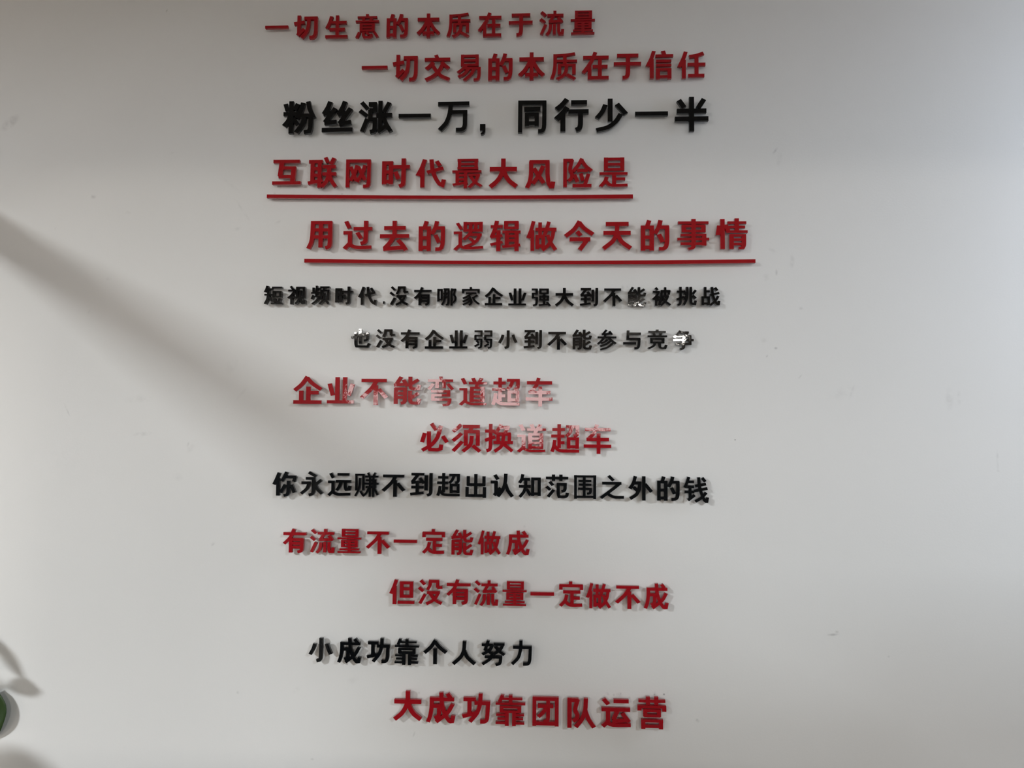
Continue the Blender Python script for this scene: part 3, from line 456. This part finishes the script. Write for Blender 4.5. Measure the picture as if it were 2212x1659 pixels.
    '之': [[0,85,97,0,316,167,344,143,405,99,469,69,534,46,619,29,737,23,999,23,999,140,741,140,640,144,580,156,533,173,489,194,420,246,638,412,863,600,897,600,897,629,907,637,897,646,897,716,807,716,805,718,803,716,100,716,100,600,665,600,539,495], [419,999,311,924,516,728,624,803]],
    '外': [[0,507,120,439,165,503,310,352,324,363,315,343,275,283,210,232,30,122,109,16,298,131,386,201,443,286,482,374,512,461,526,554,533,645,534,645,539,734,534,735,534,773,306,773,357,970,219,999,168,803,140,720,100,649], [222,584,257,645,390,645,385,567,371,484,266,593,184,530], [886,316,999,393,733,708,700,686,700,985,558,985,558,0,700,0,700,536]],
    '钱': [[0,588,111,550,148,637,148,555,199,555,199,464,46,464,46,357,199,357,199,181,138,136,213,53,480,251,405,333,317,269,317,357,424,357,424,450,436,398,617,433,682,246,673,237,600,188,429,90,493,0,668,100,732,144,760,94,800,34,851,2,963,2,999,205,882,221,868,140,822,223,941,358,848,424,773,339,733,455,953,497,928,601,704,558,692,602,689,626,897,665,873,769,676,733,658,977,540,971,559,711,449,690,473,586,573,604,575,583,588,536,412,502,421,464,317,464,317,555,415,555,415,662,158,662,191,743,415,743,415,850,230,850,269,969,155,999,89,802], [785,986,690,923,810,775,905,837]],
    '定': [[3,860,3,672,148,672,148,772,854,772,854,672,999,672,999,860,985,860,985,889,554,889,554,999,409,999,409,889,17,889,17,860], [0,75,111,0,250,135,287,99,341,57,399,30,458,13,541,3,670,5,969,18,961,136,612,122,612,286,868,286,868,404,612,404,612,524,888,524,888,642,172,642,172,524,467,524,467,136,428,152,393,180,329,241,355,303,388,453,246,474,214,332,189,273,140,212]],
    '成': [[133,15,184,138,208,210,226,298,243,396,255,496,371,496,371,392,369,317,361,280,346,251,334,244,264,220,319,110,339,117,302,90,394,0,636,178,690,101,747,36,817,7,952,21,999,245,861,265,834,137,807,167,759,234,741,266,778,298,857,402,965,600,838,650,733,459,681,391,641,505,612,612,598,716,949,716,949,835,843,835,885,859,772,999,656,932,734,835,589,835,578,999,437,992,448,835,118,835,118,608,114,504,103,410,87,317,70,236,50,173,0,55], [259,615,259,716,457,716,470,615], [496,246,509,306,512,454,544,362,574,291,488,227]],
    '但': [[152,815,121,725,83,634,0,443,136,404,140,414,140,0,284,0,284,709,264,709,349,970,209,999], [418,276,423,276,423,266,941,266,941,276,946,276,946,906,941,906,941,925,423,925,423,906,418,906], [802,562,802,383,562,383,562,562], [562,808,802,808,802,679,562,679], [999,20,999,137,337,137,337,20]],
    '功': [[226,93,342,15,521,215,601,321,651,433,686,545,703,619,844,619,827,266,819,202,811,169,803,151,796,144,768,130,741,127,647,127,647,0,749,0,807,6,856,24,896,49,932,86,952,134,964,182,973,256,990,619,999,619,999,747,721,747,730,996,583,999,577,777,574,747,490,747,490,865,49,865,49,737,191,737,191,339,0,292,40,169,367,250], [338,737,441,737,441,619,554,619,543,574,511,472,481,406,480,410,338,375]],
    '靠': [[264,492,264,566,735,566,735,492], [140,623,136,623,136,435,180,435,180,418,315,418,315,393,20,393,20,319,315,319,315,265,60,265,60,190,315,190,315,126,0,126,0,52,315,52,315,0,444,0,444,418,555,418,555,0,684,0,684,52,969,52,969,126,684,126,684,190,929,190,929,265,684,265,684,319,959,319,959,393,684,393,684,418,819,418,819,435,863,435,863,623,859,623,859,641,140,641], [68,781,192,762,225,834,435,834,435,750,0,750,0,675,999,675,999,750,564,750,564,834,899,834,899,908,564,908,564,989,435,989,435,908,259,908,292,980,168,999]],
    '个': [[0,502,109,404,293,564,381,650,451,744,480,790,538,719,610,642,702,566,899,420,999,526,805,670,724,737,661,803,565,923,570,931,550,941,546,946,543,945,434,999,318,816,257,735,180,659], [570,0,570,630,414,630,414,0]],
    '人': [[0,100,108,0,329,195,426,295,488,394,501,423,523,374,585,277,681,184,896,8,999,112,789,283,709,361,662,435,587,604,564,596,579,724,592,993,438,999,425,734,412,622,385,535,349,455,300,377,217,292]],
    '努': [[327,176,431,257,455,296,728,296,720,192,712,164,704,148,696,139,670,128,570,97,620,0,729,34,787,59,824,97,842,133,855,177,864,296,868,296,868,400,497,400,510,451,539,422,719,530,747,509,913,404,999,485,818,602,830,611,888,693,936,798,956,798,956,840,961,852,956,853,956,902,497,902,497,820,478,825,478,873,314,873,348,972,217,999,173,873,10,873,10,769,136,769,81,613,119,605,110,594,155,571,0,487,78,402,279,510,374,463,359,400,137,400,137,296,290,296,238,255,6,108,92,27], [388,583,396,588,455,666,515,798,630,798,517,746,611,627,629,608,494,528,386,581], [331,710,289,655,267,640,236,655,277,769,358,769], [457,482,467,494,483,478], [635,798,792,798,763,735,726,683]],
    '力': [[0,99,111,9,323,183,418,287,474,408,508,534,535,659,839,659,822,286,812,216,800,176,790,153,781,144,767,136,748,130,707,127,581,127,581,0,714,0,784,5,841,23,886,49,927,87,950,140,966,194,978,275,986,413,999,750,989,750,989,786,546,786,552,996,396,999,389,786,94,786,94,659,377,659,355,559,324,444,280,348,205,267]],
    '团': [[0,994,0,0,148,0,148,25,851,25,851,0,999,0,999,994,994,994,994,999,5,999,5,994], [272,270,393,365,453,418,524,502,521,309,513,249,502,231,488,224,414,199,434,154,148,154,148,870,524,870,524,750,203,750,203,622,438,622,386,554,341,503,291,458,173,366], [658,215,669,300,673,622,796,622,796,750,673,750,673,870,851,870,851,154,620,154,637,173]],
    '队': [[0,996,0,8,153,8,153,863,256,863,217,731,197,615,220,526,258,468,275,431,276,402,269,367,260,346,243,332,160,290,241,181,337,231,391,274,417,333,430,392,427,457,397,522,365,571,352,619,367,706,437,942,391,951,391,991,153,991,153,996], [513,181,583,278,628,374,673,276,734,184,869,3,999,71,866,249,812,331,775,410,712,580,692,575,698,599,712,727,725,994,572,999,559,736,546,619,521,519,487,423,445,335,385,252,234,75,358,0]],
    '运': [[0,88,108,0,213,92,282,56,399,29,580,26,999,39,993,165,579,152,455,155,847,199,872,166,999,234,779,526,652,459,759,316,499,287,616,546,976,546,976,673,14,673,14,546,159,546,159,227], [144,999,25,922,185,746,304,823], [415,955,415,829,926,829,926,955], [309,546,455,546,345,300,415,278,365,272,382,164,342,174,291,200,309,200]],
    '营': [[0,719,0,569,145,569,145,644,854,644,854,549,999,549,999,719,985,719,985,734,14,734,14,719], [339,455,339,524,669,524,669,455], [199,599,194,599,194,380,228,380,228,365,791,365,791,380,815,380,815,599,810,599,810,614,199,614], [126,0,271,0,271,35,737,35,737,0,883,0,883,205,888,205,888,295,131,295,131,290,126,290], [34,914,34,824,291,824,291,749,436,749,436,824,582,824,582,749,727,749,727,824,965,824,965,914,727,914,727,999,582,999,582,914,436,914,436,999,291,999,291,914], [271,205,737,205,737,125,271,125]],
}

# (character, centre x, centre z, width, height) in millimetres, line by line from the top
ROWS = {
    1: [('一', -558.3, 2310.6, 47.2, 5.4), ('切', -498.7, 2309.2, 48.9, 48.9), ('生', -435.7, 2309.2, 45.8, 46.4), ('意', -373.1, 2309.1, 47.3, 49.6), ('的', -312.0, 2308.9, 43.4, 48.5), ('本', -249.2, 2308.0, 47.7, 49.4), ('质', -188.8, 2307.8, 47.7, 50.3), ('在', -126.2, 2308.0, 47.0, 49.3), ('于', -64.2, 2306.2, 47.7, 46.0), ('流', -2.2, 2308.2, 49.3, 50.5), ('量', 59.0, 2308.9, 48.1, 47.7)],
    2: [('一', -356.4, 2223.6, 52.0, 6.0), ('切', -294.6, 2221.5, 50.8, 54.2), ('交', -229.8, 2220.8, 51.5, 54.7), ('易', -166.9, 2219.8, 48.0, 54.1), ('的', -103.8, 2220.8, 48.6, 54.7), ('本', -41.9, 2221.2, 53.3, 55.6), ('质', 21.6, 2220.1, 53.2, 55.7), ('在', 83.7, 2220.5, 53.3, 55.4), ('于', 147.0, 2217.7, 53.6, 51.2), ('信', 209.4, 2220.0, 54.0, 56.8), ('任', 271.7, 2219.1, 54.4, 54.0)],
    3: [('粉', -507.6, 2122.3, 68.3, 67.6), ('丝', -429.8, 2124.0, 62.9, 63.2), ('涨', -352.3, 2121.1, 69.2, 66.8), ('一', -273.8, 2123.4, 64.5, 7.7), ('万', -196.1, 2120.4, 62.4, 61.3), ('，', -137.7, 2094.0, 10.9, 21.4), ('同', -39.8, 2118.4, 55.9, 65.8), ('行', 37.4, 2121.2, 67.6, 68.6), ('少', 115.8, 2119.5, 64.3, 66.9), ('一', 193.9, 2122.0, 64.0, 8.1), ('半', 271.6, 2120.3, 64.9, 68.3)],
    4: [('互', -529.9, 2011.1, 57.5, 50.1), ('联', -456.9, 2010.2, 60.3, 62.8), ('网', -384.9, 2006.8, 49.9, 57.8), ('时', -309.5, 2007.2, 55.8, 59.0), ('代', -239.7, 2005.9, 60.5, 58.3), ('最', -167.0, 2005.3, 60.1, 59.4), ('大', -95.8, 2004.8, 57.8, 60.0), ('风', -23.3, 2002.7, 59.5, 56.9), ('险', 50.7, 2005.5, 57.9, 58.6), ('是', 119.5, 2005.5, 56.1, 58.7)],
    5: [('用', -460.5, 1883.0, 51.6, 57.8), ('过', -383.9, 1882.7, 58.6, 58.4), ('去', -310.0, 1881.0, 58.2, 60.8), ('的', -235.8, 1880.9, 52.2, 60.1), ('逻', -163.4, 1879.8, 59.1, 57.3), ('辑', -91.2, 1880.4, 60.8, 60.7), ('做', -19.6, 1879.4, 60.6, 61.0), ('今', 53.4, 1880.3, 59.2, 60.9), ('天', 126.8, 1879.0, 58.1, 55.9), ('的', 200.1, 1880.3, 55.2, 60.6), ('事', 273.6, 1881.3, 61.1, 61.3), ('情', 346.8, 1882.4, 61.1, 60.8)],
    6: [('短', -550.9, 1763.6, 37.2, 36.9), ('视', -503.5, 1763.3, 37.1, 37.3), ('频', -455.9, 1763.1, 38.1, 37.8), ('时', -408.3, 1762.2, 34.9, 36.0), ('代', -361.7, 1761.5, 37.4, 37.0), ('.', -328.7, 1748.5, 3.2, 4.9), ('没', -299.2, 1761.5, 37.4, 39.1), ('有', -252.1, 1760.7, 35.1, 36.9), ('哪', -204.3, 1759.5, 38.1, 34.4), ('家', -157.2, 1760.7, 35.5, 36.8), ('企', -112.3, 1760.9, 35.9, 35.7), ('业', -66.1, 1759.6, 35.6, 33.4), ('强', -19.5, 1758.7, 37.8, 34.8), ('大', 25.2, 1759.1, 36.7, 36.5), ('到', 72.7, 1759.1, 35.6, 36.3), ('不', 118.7, 1759.0, 36.8, 34.4), ('能', 165.5, 1760.3, 35.9, 37.8), ('被', 212.3, 1760.3, 36.6, 37.2), ('挑', 260.1, 1760.7, 39.3, 37.1), ('战', 306.4, 1760.6, 35.9, 36.9)],
    7: [('也', -373.2, 1677.6, 39.1, 36.6), ('没', -324.5, 1677.0, 38.6, 37.9), ('有', -275.7, 1676.4, 37.6, 38.4), ('企', -228.0, 1676.5, 37.5, 37.7), ('业', -180.2, 1676.1, 36.7, 35.5), ('弱', -132.2, 1675.8, 35.8, 36.2), ('小', -84.2, 1675.9, 38.2, 36.3), ('到', -35.6, 1676.2, 35.7, 37.5), ('不', 11.7, 1674.0, 38.7, 34.9), ('能', 60.0, 1676.4, 38.2, 39.7), ('参', 107.5, 1675.9, 38.1, 40.9), ('与', 155.6, 1676.1, 34.2, 36.9), ('竞', 204.5, 1677.2, 38.1, 38.1), ('争', 253.5, 1675.7, 39.8, 38.8)],
    8: [('企', -475.9, 1576.0, 58.4, 55.3), ('业', -410.2, 1575.4, 54.7, 51.5), ('不', -344.6, 1572.7, 56.1, 51.2), ('能', -279.0, 1575.9, 54.8, 55.7), ('弯', -213.7, 1574.3, 52.4, 58.4), ('道', -150.9, 1574.3, 55.1, 54.2), ('超', -87.6, 1574.8, 55.2, 53.7), ('车', -22.5, 1574.4, 52.0, 55.9)],
    9: [('必', -224.7, 1485.5, 56.3, 56.5), ('须', -162.3, 1484.5, 58.1, 56.3), ('换', -99.4, 1485.0, 56.4, 56.6), ('道', -37.0, 1485.2, 56.2, 54.8), ('超', 27.2, 1485.6, 55.8, 54.4), ('车', 89.7, 1485.0, 52.7, 56.8)],
    10: [('你', -517.3, 1391.5, 48.4, 49.1), ('永', -463.3, 1393.1, 46.3, 48.5), ('远', -408.9, 1392.3, 46.7, 45.7), ('赚', -355.6, 1392.7, 47.9, 47.6), ('不', -302.9, 1391.2, 46.5, 42.7), ('到', -248.8, 1393.8, 43.6, 45.4), ('超', -196.9, 1394.6, 45.5, 44.6), ('出', -143.2, 1392.8, 39.9, 45.2), ('认', -92.1, 1394.1, 44.9, 45.4), ('知', -40.0, 1393.8, 43.7, 45.3), ('范', 13.0, 1393.9, 45.5, 44.7), ('围', 66.4, 1393.1, 42.5, 45.0), ('之', 117.1, 1393.7, 46.0, 45.9), ('外', 171.7, 1392.3, 46.5, 46.6), ('的', 224.1, 1392.4, 42.6, 46.3), ('钱', 276.4, 1390.8, 47.9, 49.3)],
    11: [('有', -495.0, 1282.4, 45.7, 47.3), ('流', -440.4, 1282.6, 49.3, 47.3), ('量', -387.5, 1283.9, 46.3, 46.2), ('不', -331.2, 1281.6, 47.6, 42.5), ('一', -278.2, 1285.1, 45.3, 5.7), ('定', -223.5, 1285.6, 44.2, 47.3), ('能', -167.9, 1284.7, 43.2, 49.0), ('做', -116.2, 1284.9, 44.7, 46.6), ('成', -61.3, 1285.4, 45.2, 46.9)],
    12: [('但', -283.3, 1189.0, 48.8, 47.0), ('没', -228.6, 1189.2, 47.9, 48.4), ('有', -174.3, 1190.6, 46.6, 48.0), ('流', -121.4, 1189.5, 47.4, 48.7), ('量', -66.8, 1189.9, 46.3, 46.1), ('一', -14.1, 1190.3, 45.2, 6.4), ('定', 40.4, 1190.8, 45.7, 47.6), ('做', 92.2, 1188.4, 47.8, 48.3), ('不', 147.4, 1187.0, 48.4, 43.2), ('成', 200.6, 1189.8, 46.9, 48.3)],
    13: [('小', -438.8, 1075.7, 46.2, 45.9), ('成', -382.9, 1076.1, 46.5, 47.9), ('功', -326.9, 1077.6, 44.7, 46.7), ('靠', -271.8, 1076.4, 46.6, 48.6), ('个', -217.0, 1077.8, 46.5, 46.6), ('人', -162.0, 1076.5, 46.2, 45.2), ('努', -106.0, 1077.5, 46.0, 48.0), ('力', -52.8, 1079.2, 39.7, 46.7)],
    14: [('大', -268.1, 975.5, 55.5, 55.8), ('成', -205.0, 973.8, 56.0, 57.2), ('功', -137.9, 974.3, 53.6, 55.2), ('靠', -72.7, 972.4, 56.0, 57.4), ('团', -6.6, 972.1, 49.5, 53.4), ('队', 61.1, 970.8, 53.7, 55.2), ('运', 125.3, 973.1, 55.7, 54.7), ('营', 192.1, 974.8, 53.7, 58.3)],
}

# underline bars: (x, top z, bottom z) in millimetres along the bar
BARS = [[(-568.7, 1966.0, 1959.0), (-452.7, 1964.2, 1957.4), (-322.6, 1962.4, 1955.6), (-202.7, 1961.2, 1954.4), (-29.3, 1960.6, 1953.5), (79.2, 1960.8, 1953.3), (157.6, 1961.2, 1953.2)], [(-489.5, 1835.8, 1828.4), (-357.1, 1833.6, 1826.5), (-219.2, 1831.6, 1825.0), (-82.7, 1830.7, 1824.2), (52.6, 1830.6, 1824.1), (213.3, 1831.2, 1823.7), (391.6, 1832.6, 1825.6)]]



def decode(s):
    return [[(n[i] / 999 - 0.5, n[i + 1] / 999 - 0.5) for i in range(0, len(n), 2)] for n in s]


def inside(x, y, loops):
    c = False
    for L in loops:
        for i in range(len(L)):
            (x1, y1), (x2, y2) = L[i - 1], L[i]
            if (y1 > y) != (y2 > y) and x < (x2 - x1) * (y - y1) / (y2 - y1) + x1:
                c = not c
    return c


FLAT = {}
for ch, s in GLYPHS.items():
    loops = decode(s)
    V, E = [], []
    for L in loops:
        b = len(V)
        V += [Vector(p) for p in L]
        E += [(b + i, b + (i + 1) % len(L)) for i in range(len(L))]
    vc, ed, fa, ov, oe, of = delaunay_2d_cdt(V, E, [], 0, 1e-6)
    tris = []
    for t in fa:
        c = sum((vc[i] for i in t), Vector((0, 0))) / 3
        if inside(c.x, c.y, loops):
            a = sum(vc[t[i - 1]].x * vc[t[i]].y - vc[t[i]].x * vc[t[i - 1]].y for i in range(3))
            tris.append(tuple(t) if a > 0 else tuple(t)[::-1])
    de = {(t[i], t[(i + 1) % 3]) for t in tris for i in range(3)}
    rim = [e for e in de if (e[1], e[0]) not in de]
    FLAT[ch] = ([tuple(v) for v in vc], tris, rim)


def plate(flat, w, h, y_front, y_back, tilt=(0, 0), grow=0.0):
    """a flat character of size w x h cut from a sheet between y_front and y_back (y grows into the wall)"""
    vc, tris, rim = flat
    n = len(vc)
    V = [(x * w, y_front + tilt[0] * x * w + tilt[1] * z * h, z * h) for x, z in vc]
    V += [(x * w, y_back, z * h) for x, z in vc]
    Fs = [t for t in tris] + [tuple(i + n for i in t[::-1]) for t in tris]
    Fs += [(b, a, a + n, b + n) for a, b in rim]
    me = bpy.data.meshes.new('plate')
    me.from_pydata(V, [], Fs)
    me.update()
    return me


THICK = 0.016
FACE = {n: 0.007 for n in range(1, 15)}
FACE.update({1: 0.006, 2: 0.006, 3: 0.0075, 6: 0.0095, 7: 0.008, 8: 0.004, 9: 0.004})
LINE = {1: 'the red top line', 2: 'the red second line', 3: 'the large black third line',
        4: 'the red line over the shorter bar', 5: 'the red line over the longer bar',
        6: 'the small black sixth line', 7: 'the small black seventh line', 8: 'the shiny red eighth line',
        9: 'the short red ninth line', 10: 'the black tenth line', 11: 'the red eleventh line',
        12: 'the red twelfth line', 13: 'the black line second from bottom', 14: 'the large red bottom line'}
BLACK_ROWS = (3, 6, 7, 10, 13)
random.seed(7)


def character(n, k):
    row = ROWS[n]
    ch, cx, cz, w, h = row[k]
    black = n in BLACK_ROWS
    kind = {'，': 'comma', '.': 'dot'}.get(ch, 'character')
    mark = {'，': 'comma', '.': 'full stop'}.get(ch, 'character ' + ch)
    if k == 0:
        where = 'first on the left in %s, before %s' % (LINE[n], row[1][0])
    elif k == len(row) - 1:
        where = 'last on the right in %s, after %s' % (LINE[n], row[k - 1][0])
    else:
        where = 'in %s, between %s and %s' % (LINE[n], row[k - 1][0], row[k + 1][0])
    e = empty('raised_' + kind, (cx / 1000, 0, cz / 1000))
    tag(e, '%s raised %s %s' % ('black' if black else 'red', mark, where), kind, 'characters of ' + LINE[n])
    w, h = w / 1000, h / 1000
    tilt = (random.gauss(0, 0.006), random.gauss(0, 0.006))
    yb = -THICK + FACE[n]
    me = plate(FLAT[ch], w, h, -THICK, yb, tilt)
    link_mesh('acrylic_face', me, BLACK if black else RED, e)
    bk = link_mesh('clear_backing', plate(FLAT[ch], w * 0.995, h * 0.995, yb, 0.0), CLEAR, e)
    bk['label'] = 'clear transparent acrylic backing'
    return e


for n in ROWS:
    for k in range(len(ROWS[n])):
        character(n, k)


def strip(pts, x_c, z_c, y0, y1, inset=0.0):
    bm = bmesh.new()
    secs = []
    for x, zt, zb in pts:
        x, zt, zb = x / 1000 - x_c, zt / 1000 - z_c - inset, zb / 1000 - z_c + inset
        secs.append([bm.verts.new((x, y, z)) for y, z in ((y0, zt), (y0, zb), (y1, zb), (y1, zt))])
    for a, b in zip(secs, secs[1:]):
        for i in range(4):
            bm.faces.new((a[i], a[(i + 1) % 4], b[(i + 1) % 4], b[i]))
    bm.faces.new(secs[0])
    bm.faces.new(secs[-1][::-1])
    return bm


for pts, lab in zip(BARS, ('shorter straight red underline bar beneath the fourth line of characters',
                           'longer straight red underline bar beneath the fifth line of characters')):
    xc, zc = (pts[0][0] + pts[-1][0]) / 2000, pts[3][1] / 1000
    e = tag(empty('underline_bar', (xc, 0, zc)), lab, 'bar', 'red underline bars')
    from_bm('acrylic_face', strip(pts, xc, zc, -THICK, -THICK + 0.007), RED, e)
    bk = from_bm('clear_backing', strip(pts, xc, zc, -THICK + 0.007, 0.0, 0.0002), CLEAR, e)
    bk['label'] = 'clear transparent acrylic backing'

# ------------------------------------------------------------------ the potted plant at the lower left


def leaf_bm(length, width, fold=0.18, droop=0.25, n=14):
    """a pointed oval blade along +x, folded along its midrib, with real thickness"""
    bm = bmesh.new()
    m = 4
    top, bot = [], []
    for i in range(n + 1):
        t = i / n
        half = width * 0.5 * (math.sin(math.pi * t ** 0.85) ** 0.8 if 0 < t < 1 else 0.0)
        x = length * t
        z0 = -droop * length * t * t
        rt, rb = [], []
        for j in range(-m, m + 1):
            u = j / m
            y = half * u
            z = z0 + fold * abs(y) + 0.002 * math.sin(9 * t + 2 * u)
            rt.append(bm.verts.new((x, y, z + 0.0006)))
            rb.append(bm.verts.new((x, y, z - 0.0006)))
        top.append(rt)
        bot.append(rb)
    for i in range(n):
        for j in range(2 * m):
            bm.faces.new((top[i][j], top[i + 1][j], top[i + 1][j + 1], top[i][j + 1]))
            bm.faces.new((bot[i][j], bot[i][j + 1], bot[i + 1][j + 1], bot[i + 1][j]))
        for j in (0, 2 * m):
            bm.faces.new((top[i][j], top[i + 1][j], bot[i + 1][j], bot[i][j]))
    bmesh.ops.remove_doubles(bm, verts=bm.verts[:], dist=1e-5)
    return bm


PX, PY = -1.42, -0.24
plant = tag(empty('potted_plant', (PX, PY, 0)),
            'leafy green plant at the lower left edge, only the rounded edge of one leaf showing', 'plant')
bm = bmesh.new()
prof = [(0.0, 0.0), (0.10, 0.0), (0.105, 0.01), (0.14, 0.26), (0.148, 0.28), (0.135, 0.28), (0.128, 0.25), (0.0, 0.25)]
seg = 32
rings = []
for r, z in prof:
    if r == 0:
        rings.append([bm.verts.new((0, 0, z))])
    else:
        rings.append([bm.verts.new((r * math.cos(2 * math.pi * k / seg), r * math.sin(2 * math.pi * k / seg), z)) for k in range(seg)])
for a, b in zip(rings, rings[1:]):
    for k in range(seg):
        k2 = (k + 1) % seg
        if len(a) == 1:
            bm.faces.new((a[0], b[k2], b[k]))
        elif len(b) == 1:
            bm.faces.new((a[k], a[k2], b[0]))
        else:
            bm.faces.new((a[k], a[k2], b[k2], b[k]))
from_bm('pot', bm, POT, plant, True)
bm = bmesh.new()
bmesh.ops.create_cone(bm, cap_ends=True, segments=32, radius1=0.126, radius2=0.118, depth=0.02,
                      matrix=Matrix.Translation((0, 0, 0.262)))
from_bm('soil', bm, SOIL, plant)
bm = bmesh.new()
tube(bm, [(0, 0, 0.25), (0.01, 0.01, 0.5), (-0.005, 0.02, 0.75), (0.01, 0.01, 0.95), (0.02, 0.02, 1.08)],
     [0.011, 0.010, 0.009, 0.007, 0.004])
from_bm('stem', bm, STEM, plant, True)


def leaf(tip, base, normal, width, droop=0.2):
    """a leaf whose blade runs from base to tip (plant space), on a stalk from the stem"""
    base, tip = Vector(base), Vector(tip)
    d = tip - base
    x = d.normalized()
    z = (Vector(normal) - x * x.dot(Vector(normal))).normalized()
    y = z.cross(x)
    m = Matrix((x, y, z)).transposed().to_4x4()
    o = from_bm('leaf', leaf_bm(d.length, width, 0.15, droop), LEAF, plant, True)
    m = Matrix.Translation(base) @ m
    o.matrix_basis = m
    s = Vector((0.005, 0.012, min(1.0, max(0.3, base.z - 0.08))))
    bm2 = bmesh.new()
    inv = m.inverted()
    mid = (s + base) / 2 + Vector((0, 0, 0.015))
    tube(bm2, [inv @ s, inv @ mid, inv @ (base + d * 0.03)], [0.003, 0.0027, 0.0022], 8)
    from_bm('leaf_stalk', bm2, STEM, o, True)


# the leaf whose right margin shows, hanging close to the wall
leaf((0.3375, 0.2260, 0.8907), (0.3415, 0.2210, 0.9887), (-0.15, -1, 0.1), 0.062, 0.03)
# leaves just outside the picture
leaf((0.345, 0.105, 1.075), (0.255, 0.120, 1.150), (0.3, -0.6, 0.8), 0.034, 0.1)
leaf((0.372, 0.110, 1.055), (0.300, 0.105, 1.062), (0.1, -0.5, 0.9), 0.036, 0.1)
leaf((0.270, 0.110, 1.120), (0.160, 0.100, 1.160), (0.2, -0.5, 0.8), 0.060, 0.1)
leaf((0.315, -0.170, 1.040), (0.175, -0.130, 1.070), (0.2, -0.7, 0.7), 0.075, 0.1)
leaf((0.280, -0.150, 0.960), (0.150, -0.100, 1.000), (0.2, -0.5, 0.8), 0.085, 0.15)
leaf((0.240, -0.030, 1.150), (0.110, -0.010, 1.120), (-0.2, -0.4, 0.9), 0.075, 0.15)
leaf((0.290, 0.020, 0.900), (0.150, 0.020, 0.950), (0.2, -0.5, 0.8), 0.085, 0.15)
leaf((0.100, -0.210, 1.080), (0.040, -0.080, 1.080), (0, -0.3, 1), 0.085)
leaf((-0.210, 0.030, 1.060), (-0.080, 0.020, 1.060), (0, 0, 1), 0.085)
leaf((-0.160, -0.140, 0.900), (-0.060, -0.050, 0.930), (0, -0.2, 1), 0.085)
leaf((0.060, 0.060, 1.250), (0.025, 0.030, 1.130), (0.3, -1, 0.2), 0.070)
leaf((-0.110, 0.130, 0.810), (-0.040, 0.050, 0.850), (0, 0.2, 1), 0.085)
